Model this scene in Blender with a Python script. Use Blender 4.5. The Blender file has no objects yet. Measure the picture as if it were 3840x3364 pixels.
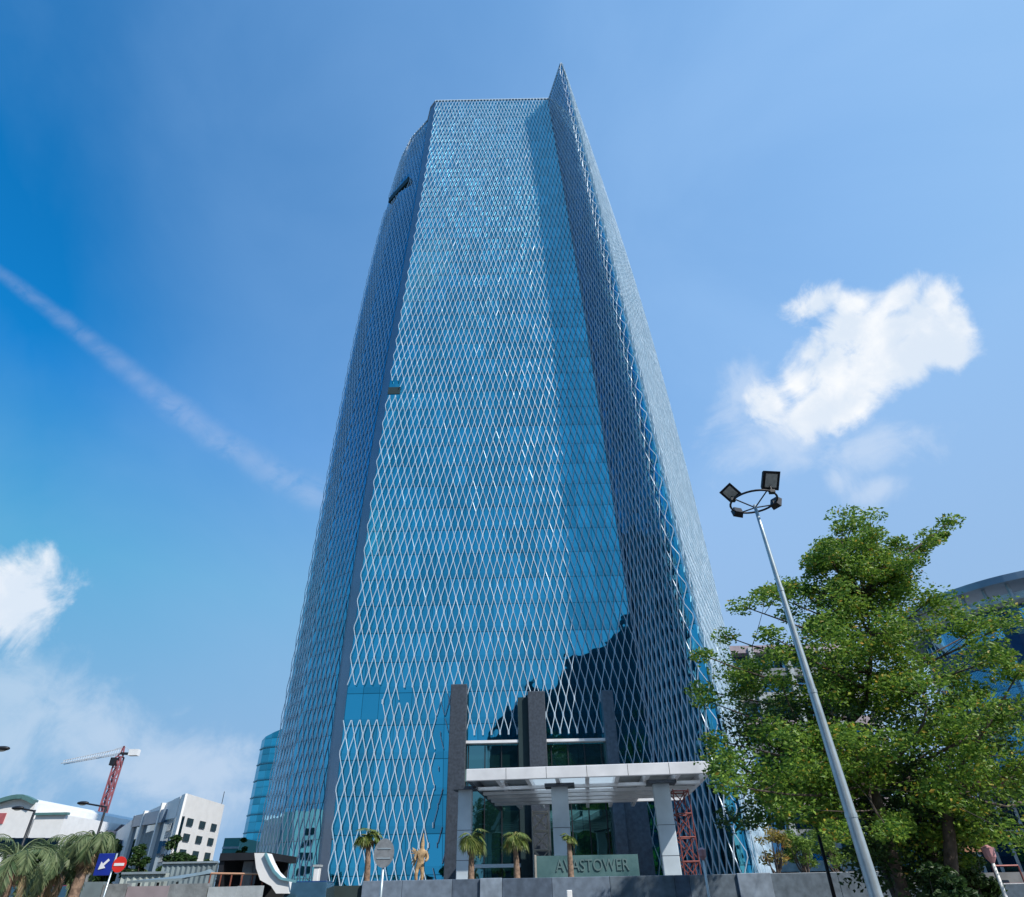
import bpy, math, random
import numpy as np
from mathutils import Vector, Matrix

random.seed(7); rng = np.random.default_rng(11)
sc = bpy.context.scene
col = sc.collection
R = math.radians

# ------------------------------------------------------------------ camera
EYE = 1.5; PITCH = 35.3; ROLL = -1.1; FPX = 628.6
cam_d = bpy.data.cameras.new('camera'); cam = bpy.data.objects.new('camera', cam_d); col.objects.link(cam)
cam_d.sensor_fit = 'HORIZONTAL'; cam_d.sensor_width = 36; cam_d.lens = 36*FPX/1024
cam_d.clip_start = 0.1; cam_d.clip_end = 5000
RM = Matrix.Rotation(R(90+PITCH), 3, 'X') @ Matrix.Rotation(R(ROLL), 3, 'Z')
cam.matrix_world = Matrix.Translation((0, 0, EYE)) @ RM.to_4x4()
sc.camera = cam

def ray(px, py):
    d = RM @ Vector((px-512, 448.5-py, -FPX))
    return d.x/d.y, d.z/d.y
def at(px, py, Y):
    a, b = ray(px, py); return Vector((a*Y, Y, EYE+b*Y))
def azel(px, py):
    d = (RM @ Vector((px-512, 448.5-py, -FPX))).normalized()
    return math.atan2(d.x, d.y), math.asin(d.z)

# ------------------------------------------------------------------ light
SUN_EL = 43.5; SUN_AZ = 132.0        # azimuth clockwise from +Y (camera heading): behind and to the right
sc.view_settings.view_transform = 'Standard'; sc.view_settings.look = 'None'
sc.view_settings.gamma = 1.0; sc.view_settings.use_curve_mapping = False
sc.view_settings.exposure = 0.0
sd = Vector((math.sin(R(SUN_AZ))*math.cos(R(SUN_EL)), math.cos(R(SUN_AZ))*math.cos(R(SUN_EL)), math.sin(R(SUN_EL))))
sun_d = bpy.data.lights.new('sun', 'SUN'); sun_d.energy = 4.6; sun_d.angle = R(0.53); sun_d.color = (1.0, 0.95, 0.87)
sun = bpy.data.objects.new('sun', sun_d); col.objects.link(sun)
sun.rotation_euler = sd.to_track_quat('Z', 'Y').to_euler(); sun.location = sd*200

world = bpy.data.worlds.new('World'); sc.world = world; world.use_nodes = True
def make_world():
    nt = world.node_tree; N = nt.nodes; L = nt.links; N.clear()
    out = N.new('ShaderNodeOutputWorld'); bg = N.new('ShaderNodeBackground'); L.new(bg.outputs[0], out.inputs[0])
    bg.inputs[1].default_value = 0.13
    sky = N.new('ShaderNodeTexSky'); sky.sky_type = 'NISHITA'; sky.sun_disc = False
    sky.sun_elevation = R(SUN_EL); sky.sun_rotation = R(SUN_AZ)
    sky.air_density = 1.0; sky.dust_density = 0.8; sky.ozone_density = 2.5; sky.altitude = 0
    tc = N.new('ShaderNodeTexCoord'); sep = N.new('ShaderNodeSeparateXYZ'); L.new(tc.outputs['Generated'], sep.inputs[0])
    def M(op, a, b=None, c=None):
        m = N.new('ShaderNodeMath'); m.operation = op
        for i, v in enumerate((a, b, c)):
            if v is None: continue
            if isinstance(v, (int, float)): m.inputs[i].default_value = v
            else: L.new(v, m.inputs[i])
        return m.outputs[0]
    az = M('ARCTAN2', sep.outputs[0], sep.outputs[1]); el = M('ARCSINE', sep.outputs[2])
    ae = N.new('ShaderNodeCombineXYZ'); L.new(az, ae.inputs[0]); L.new(el, ae.inputs[1])
    def noise(scale, detail=6, rough=.6, dist=0.0, off=(0, 0, 0)):
        mp = N.new('ShaderNodeMapping'); L.new(tc.outputs['Generated'], mp.inputs[0]); mp.inputs['Location'].default_value = off
        n = N.new('ShaderNodeTexNoise'); L.new(mp.outputs[0], n.inputs['Vector'])
        n.inputs['Scale'].default_value = scale; n.inputs['Detail'].default_value = detail
        n.inputs['Roughness'].default_value = rough; n.inputs['Distortion'].default_value = dist
        return n.outputs['Fac']
    def mapr(v, a, b, c=0, d=1, smooth=True):
        m = N.new('ShaderNodeMapRange'); m.interpolation_type = 'SMOOTHSTEP' if smooth else 'LINEAR'
        L.new(v, m.inputs[0])
        for i, x in enumerate((a, b, c, d)): m.inputs[1+i].default_value = x
        return m.outputs[0]
    def blobs(lst, K=2.15):
        acc = None
        for (x, y, rx, ry) in lst:
            a0, e0 = azel(x, y); a1, _ = azel(x+rx*K, y); _, e1 = azel(x, y-ry*K)
            mp = N.new('ShaderNodeMapping'); mp.vector_type = 'TEXTURE'; L.new(ae.outputs[0], mp.inputs[0])
            mp.inputs['Location'].default_value = (a0, e0, 0); mp.inputs['Scale'].default_value = (abs(a1-a0), abs(e1-e0), 1)
            ln = N.new('ShaderNodeVectorMath'); ln.operation = 'LENGTH'; L.new(mp.outputs[0], ln.inputs[0])
            v = M('SUBTRACT', 1.0, ln.outputs['Value'])
            if acc is None: acc = v
            else:
                m = N.new('ShaderNodeMath'); m.operation = 'SMOOTH_MAX'; L.new(acc, m.inputs[0]); L.new(v, m.inputs[1]); m.inputs[2].default_value = .35
                acc = m.outputs[0]
        return acc
    def mix(fac, a, b, typ='MIX'):
        m = N.new('ShaderNodeMix'); m.data_type = 'RGBA'; m.blend_type = typ
        for s, v in ((m.inputs[0], fac), (m.inputs[6], a), (m.inputs[7], b)):
            if isinstance(v, (int, float)): s.default_value = v
            elif isinstance(v, tuple): s.default_value = v
            else: L.new(v, s)
        return m.outputs[2]
    # deepen and saturate the clear sky
    c = mix(1.0, sky.outputs[0], SKY_TINT, 'MULTIPLY')
    c = mix(1.0, c, (9.0, 2.8, 5.0, 1), 'DARKEN')
    # paler towards the right and the horizon: thin high veil
    veil_x = mapr(sep.outputs[0], -0.60, 0.64, 0, 1, False); veil_el = mapr(el, .75, .04)
    vn = mapr(noise(1.9, 6, .55, .5, (3, 1, 2)), .3, .7)
    veil = M('ADD', M('MULTIPLY', M('POWER', veil_x, .80), .96), M('ADD', M('MULTIPLY', veil_el, .62), M('MULTIPLY', M('SUBTRACT', vn, .5), .16)))
    vc = N.new('ShaderNodeClamp'); L.new(veil, vc.inputs[0]); vc.inputs[2].default_value = .93; veil = vc.outputs[0]
    c = mix(veil, c, mix(veil_el, (2.45, 4.25, 7.0, 1), (2.65, 3.9, 5.9, 1)))
    # cumulus on the right, left and low left
    n1 = noise(13, 10, .62, .6); n2 = noise(34, 6, .6)
    nn = M('ADD', M('MULTIPLY', M('SUBTRACT', n1, .5), 3.2), M('MULTIPLY', M('SUBTRACT', n2, .5), 1.0))
    hard = blobs([(816, 300, 32, 17), (858, 302, 36, 18), (900, 296, 36, 22), (935, 300, 32, 22), (958, 325, 20, 34), (925, 330, 48, 36),
                  (880, 340, 46, 36), (948, 350, 28, 20), (835, 360, 36, 32), (800, 382, 32, 26), (772, 402, 26, 20), (815, 408, 42, 28), (845, 405, 34, 24),
                  (845, 332, 40, 24), (812, 352, 34, 22), (870, 372, 44, 26), (905, 358, 40, 26), (845, 390, 40, 26), (14, 588, 44, 34), (-8, 605, 56, 44), (36, 600, 26, 18)])
    hd = mapr(M('ADD', hard, M('MULTIPLY', nn, .38)), .38, .84)
    n3 = noise(14, 6, .55, .2, (9, 4, 1))
    shade = mapr(n3, .3, .62)
    ccol = mix(shade, (7.7, 7.8, 7.9, 1), (5.7, 6.4, 7.3, 1))
    c = mix(M('MULTIPLY', hd, .97), c, ccol)
    soft = blobs([(20, 690, 55, 26), (62, 716, 60, 32), (100, 735, 50, 28), (0, 735, 90, 55), (158, 757, 32, 20), (190, 775, 90, 34), (880, 489, 30, 14),
                  (838, 480, 14, 18), (745, 395, 30, 26), (780, 440, 60, 26), (870, 452, 50, 22)])
    sf = mapr(M('ADD', soft, M('MULTIPLY', nn, .5)), .15, 1.0)
    c = mix(M('MULTIPLY', sf, .40), c, (6.3, 6.8, 7.5, 1))
    tp = [(-20, 258), (20, 287), (68, 323), (120, 364), (170, 404), (215, 438), (270, 470), (335, 506)]
    tl = []
    for i in range(len(tp)-1):
        for k in (0, .33, .66): tl.append((tp[i][0]+(tp[i+1][0]-tp[i][0])*k, tp[i][1]+(tp[i+1][1]-tp[i][1])*k, 24, 8+i*1.6))
    trail = blobs(tl)
    tr = mapr(M('ADD', trail, M('MULTIPLY', nn, .16)), .42, 1.0)
    tr = M('MULTIPLY', tr, M('MULTIPLY', mapr(noise(22, 8, .65, .8, (5, 5, 1)), .25, .6), mapr(az, -1.1, -.55, .55, 1.0)))
    c = mix(M('MULTIPLY', tr, .17), c, (6.0, 6.2, 7.2, 1))
    # broken cloud over the rest of the sky, behind the viewer (seen in the glass)
    bk = mapr(noise(2.3, 8, .58, .5, (1, 7, 3)), .55, .72)
    back = mapr(sep.outputs[1], .05, -.3)
    c = mix(M('MULTIPLY', M('MULTIPLY', bk, back), .75), c, (6.5, 7.0, 7.8, 1))
    L.new(c, bg.inputs[0])
SKY_TINT = (0.06, 1.15, 1.75, 1)
make_world()

# ------------------------------------------------------------------ helpers
MATS = {}
def mat(name, color, rough=.6, metal=0.0, var=.12, vscale=2.0, bump=0.0, bscale=8.0, spec=.5, alt=None, coat=0):
    if name in MATS: return MATS[name]
    m = bpy.data.materials.new(name); m.use_nodes = True; nt = m.node_tree; N = nt.nodes; L = nt.links
    b = N['Principled BSDF']; b.inputs['Roughness'].default_value = rough; b.inputs['Metallic'].default_value = metal
    b.inputs['Specular IOR Level'].default_value = spec
    if coat: b.inputs['Coat Weight'].default_value = coat
    tc = N.new('ShaderNodeTexCoord')
    n = N.new('ShaderNodeTexNoise'); n.inputs['Scale'].default_value = vscale; n.inputs['Detail'].default_value = 6; L.new(tc.outputs['Object'], n.inputs['Vector'])
    mx = N.new('ShaderNodeMix'); mx.data_type = 'RGBA'
    mr = N.new('ShaderNodeMapRange'); L.new(n.outputs['Fac'], mr.inputs[0]); mr.inputs[1].default_value = .3; mr.inputs[2].default_value = .7
    L.new(mr.outputs[0], mx.inputs[0])
    c2 = alt if alt else tuple(x*(1-var*1.6) for x in color)
    mx.inputs[6].default_value = (*[min(1, x*(1+var*.5)) for x in color], 1); mx.inputs[7].default_value = (*c2, 1)
    L.new(mx.outputs[2], b.inputs['Base Color'])
    if bump:
        n2 = N.new('ShaderNodeTexNoise'); n2.inputs['Scale'].default_value = bscale; n2.inputs['Detail'].default_value = 5; L.new(tc.outputs['Object'], n2.inputs['Vector'])
        bp = N.new('ShaderNodeBump'); bp.inputs['Strength'].default_value = bump; bp.inputs['Distance'].default_value = .05
        L.new(n2.outputs['Fac'], bp.inputs['Height']); L.new(bp.outputs[0], b.inputs['Normal'])
    MATS[name] = m; return m

def glass_mat(name, tint, dark, jz=2.78, ju=1.5, fac=.8, rough=.02, wob=.02, cellvar=.25):
    """reflective curtain-wall glass: panel joints from the UV map (metres), slight per-panel tint and warp"""
    m = bpy.data.materials.new(name); m.use_nodes = True; nt = m.node_tree; N = nt.nodes; L = nt.links; N.clear()
    out = N.new('ShaderNodeOutputMaterial'); ms = N.new('ShaderNodeMixShader'); L.new(ms.outputs[0], out.inputs[0])
    df = N.new('ShaderNodeBsdfDiffuse'); gl = N.new('ShaderNodeBsdfGlossy'); gl.inputs['Roughness'].default_value = rough
    L.new(df.outputs[0], ms.inputs[1]); L.new(gl.outputs[0], ms.inputs[2])
    uv = N.new('ShaderNodeUVMap'); sp = N.new('ShaderNodeSeparateXYZ'); L.new(uv.outputs[0], sp.inputs[0])
    def M(op, a, b=None):
        q = N.new('ShaderNodeMath'); q.operation = op
        for i, v in enumerate((a, b)):
            if v is None: continue
            if isinstance(v, (int, float)): q.inputs[i].default_value = v
            else: L.new(v, q.inputs[i])
        return q.outputs[0]
    u = M('DIVIDE', sp.outputs[0], ju); v = M('DIVIDE', sp.outputs[1], jz)
    fu = M('FRACT', u); fv = M('FRACT', v)
    joint = M('MAXIMUM', M('LESS_THAN', fu, .05/ju), M('LESS_THAN', fv, .07/jz))
    cell = N.new('ShaderNodeCombineXYZ'); L.new(M('FLOOR', u), cell.inputs[0]); L.new(M('FLOOR', v), cell.inputs[1])
    wn = N.new('ShaderNodeTexWhiteNoise'); L.new(cell.outputs[0], wn.inputs['Vector'])
    k = M('ADD', M('MULTIPLY', wn.outputs['Value'], cellvar), 1-cellvar*.6)
    k = M('MULTIPLY', k, M('SUBTRACT', 1.0, M('MULTIPLY', joint, .55)))
    k = M('MULTIPLY', k, M('SUBTRACT', 1.0, M('MULTIPLY', M('LESS_THAN', fv, .22), .10)))
    vm = N.new('ShaderNodeVectorMath'); vm.operation = 'SCALE'; vm.inputs[0].default_value = tint; L.new(k, vm.inputs['Scale'])
    lw = N.new('ShaderNodeLayerWeight'); lw.inputs[0].default_value = .5
    gm = N.new('ShaderNodeMix'); gm.data_type = 'RGBA'; L.new(M('POWER', lw.outputs['Facing'], 2.7), gm.inputs[0])
    L.new(vm.outputs[0], gm.inputs[6]); gm.inputs[7].default_value = (.86, .92, .97, 1); L.new(gm.outputs[2], gl.inputs['Color'])
    df.inputs['Color'].default_value = (*dark, 1)
    tc = N.new('ShaderNodeTexCoord'); nz = N.new('ShaderNodeTexNoise'); nz.inputs['Scale'].default_value = .35; nz.inputs['Detail'].default_value = 2
    L.new(tc.outputs['Object'], nz.inputs['Vector'])
    bp = N.new('ShaderNodeBump'); bp.inputs['Strength'].default_value = 1; bp.inputs['Distance'].default_value = wob
    L.new(nz.outputs['Fac'], bp.inputs['Height']); L.new(bp.outputs[0], gl.inputs['Normal'])
    ms.inputs[0].default_value = fac
    MATS[name] = m; return m

def leaf_mat(name, c1, c2, c3=None, trans=.35):
    m = bpy.data.materials.new(name); m.use_nodes = True; nt = m.node_tree; N = nt.nodes; L = nt.links; N.clear()
    out = N.new('ShaderNodeOutputMaterial'); g = N.new('ShaderNodeNewGeometry'); cr = N.new('ShaderNodeValToRGB')
    L.new(g.outputs['Random Per Island'], cr.inputs[0]); e = cr.color_ramp.elements
    e[0].position = 0; e[0].color = (*c1, 1); e[1].position = .93; e[1].color = (*c2, 1)
    if c3: x = e.new(1.0); x.color = (*c3, 1)
    df = N.new('ShaderNodeBsdfPrincipled'); df.inputs['Roughness'].default_value = .45; df.inputs['Specular IOR Level'].default_value = .35
    tr = N.new('ShaderNodeBsdfTranslucent'); ms = N.new('ShaderNodeMixShader'); ms.inputs[0].default_value = trans
    L.new(cr.outputs[0], df.inputs['Base Color']); L.new(cr.outputs[0], tr.inputs['Color'])
    L.new(df.outputs[0], ms.inputs[1]); L.new(tr.outputs[0], ms.inputs[2]); L.new(ms.outputs[0], out.inputs[0])
    MATS[name] = m; return m

ORG = {}
def tag(o, label=None, cat=None, group=None, kind=None):
    if label: o['label'] = label
    if cat: o['category'] = cat
    if group: o['group'] = group
    if kind: o['kind'] = kind
    return o
def thing(name, loc, label, cat, group=None, rz=0):
    o = bpy.data.objects.new(name, None); col.objects.link(o); o.location = loc; o.rotation_euler.z = rz
    o.empty_display_size = .3; ORG[o.name] = Vector(loc)
    return tag(o, label, cat, group)

class MB:
    def __init__(s): s.v = []; s.f = []; s.uv = None
    def add(s, vs, fs):
        n = len(s.v); s.v += [tuple(x) for x in vs]; s.f += [tuple(i+n for i in f) for f in fs]; return s
    def box(s, c, size, rz=0, rx=0, ry=0):
        hx, hy, hz = [q/2 for q in size]
        Mx = Matrix.Rotation(rz, 3, 'Z') @ Matrix.Rotation(ry, 3, 'Y') @ Matrix.Rotation(rx, 3, 'X')
        vs = [Vector(c)+Mx @ Vector((x*hx, y*hy, z*hz)) for x in (-1, 1) for y in (-1, 1) for z in (-1, 1)]
        return s.add(vs, [(0, 1, 3, 2), (4, 6, 7, 5), (0, 4, 5, 1), (2, 3, 7, 6), (0, 2, 6, 4), (1, 5, 7, 3)])
    def span(s, a, b):
        a = Vector(a); b = Vector(b); return s.box((a+b)/2, [abs(q) for q in (b-a)])
    def beam(s, p, q, w, h=None):
        h = h or w; p = Vector(p); q = Vector(q); d = (q-p).normalized()
        up = Vector((0, 0, 1)) if abs(d.z) < .95 else Vector((0, 1, 0))
        x = d.cross(up).normalized()*(w/2); y = x.cross(d).normalized()*(h/2)
        vs = [p-x-y, p+x-y, p+x+y, p-x+y, q-x-y, q+x-y, q+x+y, q-x+y]
        return s.add(vs, [(0, 1, 2, 3), (7, 6, 5, 4), (0, 4, 5, 1), (1, 5, 6, 2), (2, 6, 7, 3), (3, 7, 4, 0)])
    def tube(s, pts, rad, n=8, cap=True):
        pts = [Vector(p) for p in pts]; rad = [rad]*len(pts) if isinstance(rad, (int, float)) else rad
        base = len(s.v); ref = None
        for i, p in enumerate(pts):
            d = (pts[min(i+1, len(pts)-1)]-pts[max(i-1, 0)]).normalized()
            if ref is None: ref = Vector((1, 0, 0)) if abs(d.x) < .8 else Vector((0, 1, 0))
            x = (ref-d*ref.dot(d)).normalized(); y = d.cross(x); ref = x
            for k in range(n):
                a = 2*math.pi*k/n; s.v.append(tuple(p+(x*math.cos(a)+y*math.sin(a))*rad[i]))
        for i in range(len(pts)-1):
            for k in range(n):
                a = base+i*n+k; b = base+i*n+(k+1) % n; s.f.append((a, b, b+n, a+n))
        if cap:
            s.f.append(tuple(base+k for k in range(n-1, -1, -1))); m = base+(len(pts)-1)*n; s.f.append(tuple(m+k for k in range(n)))
        return s
    def prism(s, poly, z0, z1):
        n = len(poly); vs = [(x, y, z0) for x, y in poly]+[(x, y, z1) for x, y in poly]
        return s.add(vs, [tuple(range(n-1, -1, -1)), tuple(range(n, 2*n))]+[(i, (i+1) % n, (i+1) % n+n, i+n) for i in range(n)])
    def extrude(s, poly3, d):
        n = len(poly3); d = Vector(d); vs = [Vector(p) for p in poly3]; vs += [p+d for p in vs]
        return s.add(vs, [tuple(range(n-1, -1, -1)), tuple(range(n, 2*n))]+[(i, (i+1) % n, (i+1) % n+n, i+n) for i in range(n)])
    def ball(s, c, r, n=10, m=7):
        c = Vector(c); r = (r, r, r) if isinstance(r, (int, float)) else r
        b = len(s.v); s.v.append((c.x, c.y, c.z+r[2]))
        for i in range(1, m):
            t = math.pi*i/m
            for k in range(n):
                a = 2*math.pi*k/n; s.v.append((c.x+r[0]*math.sin(t)*math.cos(a), c.y+r[1]*math.sin(t)*math.sin(a), c.z+r[2]*math.cos(t)))
        s.v.append((c.x, c.y, c.z-r[2])); e = len(s.v)-1
        for k in range(n): s.f.append((b, b+1+k, b+1+(k+1) % n))
        for i in range(m-2):
            for k in range(n):
                p = b+1+i*n+k; q = b+1+i*n+(k+1) % n; s.f.append((p, p+n, q+n, q))
        for k in range(n): s.f.append((e, b+1+(m-2)*n+(k+1) % n, b+1+(m-2)*n+k))
        return s
    def build(s, name, m, parent=None, org=None, smooth=False, bevel=0, local=False):
        v = np.array(s.v, dtype=float).reshape(-1, 3)
        if parent is not None and org is None: org = ORG[parent.name]
        if org is None:
            org = Vector(((v[:, 0].min()+v[:, 0].max())/2, (v[:, 1].min()+v[:, 1].max())/2, v[:, 2].min()))
        if not local: v = v-np.array(org)
        me = bpy.data.meshes.new(name); me.from_pydata(v.tolist(), [], s.f); me.update()
        if s.uv is not None:
            l = me.uv_layers.new(name='UVMap'); idx = np.empty(len(me.loops), dtype=np.int32); me.loops.foreach_get('vertex_index', idx)
            l.data.foreach_set('uv', np.array(s.uv, dtype=np.float32)[idx].ravel())
        for mm in (m if isinstance(m, (list, tuple)) else [m]): me.materials.append(mm)
        if smooth:
            me.polygons.foreach_set('use_smooth', [True]*len(me.polygons))
        o = bpy.data.objects.new(name, me); col.objects.link(o)
        if bevel:
            b = o.modifiers.new('bevel', 'BEVEL'); b.width = bevel; b.segments = 2; b.limit_method = 'ANGLE'
        if parent is not None: o.parent = parent
        else: o.location = org
        ORG[o.name] = Vector(org); return o

def copy_tree(o, parent=None):
    c = o.copy(); col.objects.link(c); c.parent = parent
    for ch in list(o.children): copy_tree(ch, c)
    return c
def struct(mb, name, m, **k): return tag(mb.build(name, m, **k), kind='structure')

# ------------------------------------------------------------------ materials
G_TOWER = glass_mat('tower_glass', (.065, .44, .60), (.0, .03, .05), fac=.88, wob=.04, cellvar=.30)
G_TEAL = glass_mat('teal_glass', (.10, .55, .68), (.01, .10, .14), jz=1.6, ju=2.2, fac=.75, cellvar=.5)
G_BLUE = glass_mat('round_building_glass', (.22, .55, .75), (.01, .10, .18), jz=3.4, ju=3.0, fac=.75, cellvar=.5)
G_OFFICE = glass_mat('office_glass', (.16, .36, .52), (.01, .04, .08), jz=3.3, ju=1.6, fac=.7, cellvar=.5)
G_LOBBY = glass_mat('lobby_glass', (.18, .40, .40), (.012, .05, .05), jz=50, ju=2.6, fac=.7, cellvar=.2)
ALU = mat('lattice_aluminium', (.56, .68, .79), .42, .08, var=.08, vscale=.6)
STRIP = mat('grey_metal_cladding', (.20, .27, .36), .4, .4, var=.1, vscale=.4)
STONE = mat('dark_granite', (.055, .068, .09), .45, 0, var=.25, vscale=6, bump=.1, bscale=30)
STONE2 = mat('bluish_and_shaded_granite', (.10, .14, .19), .4, 0, var=.2, vscale=4, bump=.1, bscale=30)  # wall's own blue; on the right pilasters, fin shade put into the colour
WHITE = mat('white_paint', (.84, .84, .84), .5, 0, var=.05, vscale=1.2)
CANOPYW = mat('white_panel_metal', (.84, .84, .86), .35, .05, var=.1, vscale=.9)
CONC = mat('pale_concrete', (.42, .46, .48), .8, 0, var=.18, vscale=1.4, bump=.2)
COLM = mat('column_cladding', (.60, .68, .74), .45, .1, var=.12, vscale=.8)
GREYC = mat('weathered_concrete', (.25, .27, .28), .85, 0, var=.3, vscale=2.0, bump=.3)
ASPH = mat('asphalt', (.055, .055, .058), .9, 0, var=.25, vscale=3, bump=.4, bscale=60)
GALV = mat('galvanised_steel', (.50, .58, .62), .38, .55, var=.12, vscale=3)
DARK = mat('dark_steel', (.025, .028, .035), .5, .3, var=.2)
REDM = mat('red_oxide_steel', (.26, .07, .06), .55, .2, var=.25, vscale=3)
CREAM = mat('cream_scaffold_steel', (.50, .46, .40), .6, .2, var=.2)
LOUV = mat('dark_green_louvre', (.012, .035, .04), .6, .1)
BARK = mat('tree_bark', (.13, .10, .085), .9, 0, var=.35, vscale=5, bump=.5, bscale=14)
PBARK = mat('palm_bark', (.30, .20, .14), .9, 0, var=.4, vscale=7, bump=.5, bscale=20)
ROOFM = mat('roofing_felt', (.12, .12, .13), .9)

# ------------------------------------------------------------------ ground, road, pavement
g = MB(); g.add([(-1500, -1500, 0), (1500, -1500, 0), (1500, 1500, 0), (-1500, 1500, 0)], [(0, 1, 2, 3)])
struct(g, 'ground', mat('dry_ground', (.16, .15, .12), .95, 0, var=.3, vscale=.15, bump=.3), org=(0, 0, 0))
g = MB(); g.box((0, 8, .004), (200, 18, .008)); struct(g, 'road', ASPH, org=(0, 8, 0))
g = MB(); g.box((0, 19.5, .06), (200, 4.6, .12)); struct(g, 'pavement', mat('paving_block', (.33, .32, .31), .9, 0, var=.2, vscale=4, bump=.3), org=(0, 19.5, 0))
g = MB()
for i in range(-16, 17): g.box((i*6, 8, .0135), (2.6, .14, .003))
g.box((0, 16.4, .0135), (200, .14, .003))
struct(g, 'lane_marking', WHITE, org=(0, 8, 0))

# ------------------------------------------------------------------ the tower
BASEZ = 1.75
def curve(pts, deg, zb=BASEZ):
    """pts: (px,py,Y) along one near-vertical edge -> polynomials X(z), Y(z)"""
    P = [at(*p) for p in pts]; z = [p.z for p in P]
    cx = np.polyfit(z, [p.x for p in P], deg); cy = np.polyfit(z, [p.y for p in P], min(deg, 2))
    return lambda h: Vector((float(np.polyval(cx, h)), float(np.polyval(cy, h)), h))
TOPZ = at(435, 101, 60).z
cI = curve([(550, 105, 60), (580, 270, 60), (607, 450, 60), (632, 615, 60), (668, 850, 60)], 2)
cL = curve([(435, 101, 60), (430, 153, 60), (398, 319, 60), (379, 450, 60), (353, 665, 60), (327, 867, 60)], 3)
cA = curve([(402, 160, 70.6), (370, 272, 70.6), (353, 350, 70.6), (325, 500, 70.6), (293, 665, 70.6), (260, 845, 70.6)], 3)
cF = curve([(562, 70, 53.4), (590, 165, 53.7), (625, 350, 52.2), (662, 465, 50.9), (697, 600, 50.0), (750, 871, 49.5)], 2)
cB = curve([(613, 215, 84), (632, 280, 84), (660, 375, 84), (692, 500, 84), (720, 605, 84), (773, 871, 84)], 2)
def cP2(h): p = cL(h); return Vector((p.x-1.05, p.y+1.2, h))
def cP3(h): p = cL(h); return Vector((p.x-1.9, p.y+3.6, h))
def cA1(h): p = cA(h); q = cP3(h); return q.lerp(p, .55)+Vector((-.35, -.45, 0))
def rnd(t):
    def g(h):
        F = cF(h); r = .25+2.2*max(0, 1-h/TOPZ)**1.2
        a = F.lerp(cI(h), min(.6, r/(F-cI(h)).length)); b = F.lerp(cB(h), r*.8/(F-cB(h)).length)
        f = F+((F-a)+(F-b))*.12
        return a*(1-t)**2+f*2*t*(1-t)+b*t*t
    return g
G = [rnd(t) for t in (0, .2, .4, .6, .8, 1)]
def cBL(h): p = cA(h); return Vector((p.x-1.2, 86, h))
def cBR(h): p = cB(h); return Vector((p.x-3.5, 89, h))

tower = thing('office_tower', (2, 66, BASEZ), 'very tall blue glass tower wrapped in a silver diamond lattice, with a blade-like fin', 'tower')
def chain_pts(ctrl, h): return [c(h) for c in ctrl]
def chain_eval(ctrl, h, t):
    """t in metres-fraction 0..1 along the polyline at height h; returns point and outward normal"""
    P = chain_pts(ctrl, h); Ls = [(P[i+1]-P[i]).length for i in range(len(P)-1)]; T = sum(Ls); d = max(0, min(1, t))*T
    for i, l in enumerate(Ls):
        if d <= l+1e-9 or i == len(Ls)-1:
            p = P[i].lerp(P[i+1], d/l); e = (P[i+1]-P[i]).normalized(); return p, Vector((e.y, -e.x, 0))
        d -= l
def glass_face(ctrl, name, m=G_TOWER, z0=BASEZ, z1=TOPZ, nz=26, off=0.0):
    b = MB(); b.uv = []
    n = len(ctrl)
    for k in range(nz+1):
        h = z0+(z1-z0)*k/nz; P = chain_pts(ctrl, h); acc = 0
        for i, p in enumerate(P):
            if i: acc += (P[i]-P[i-1]).length
            b.v.append(tuple(p)); b.uv.append((acc, h))
    for k in range(nz):
        for i in range(n-1):
            a = k*n+i; b.f.append((a, a+1, a+n+1, a+n))
    return b.build(name, m, tower, smooth=False)
glass_face([cL, cI], 'front_glass')
glass_face([cI]+G[:4], 'inner_fin_glass')
glass_face(G[3:]+[cB], 'outer_fin_glass')
glass_face([cP3, cA1, cA, cBL], 'side_glass')
glass_face([cB, cBR, cBL], 'rear_glass')
glass_face([cL, cP2, cP3], 'corner_strip', STRIP)
b = MB(); P = [c(TOPZ-.9) for c in (cL, cI, G[0], G[2], G[4], G[5], cB, cBR, cBL, cA, cA1, cP3, cP2)]
b.add(P, [tuple(range(len(P)))]); b.build('roof', ROOFM, tower)
b = MB(); P = [c(TOPZ) for c in (cL, cI, G[0], G[2], G[4], G[5], cB, cBR, cBL, cA, cA1, cP3, cP2)]
for i in range(len(P)): b.beam(P[i], P[(i+1) % len(P)], .3, .22)
b.build('parapet_coping', ALU, tower)

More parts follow.
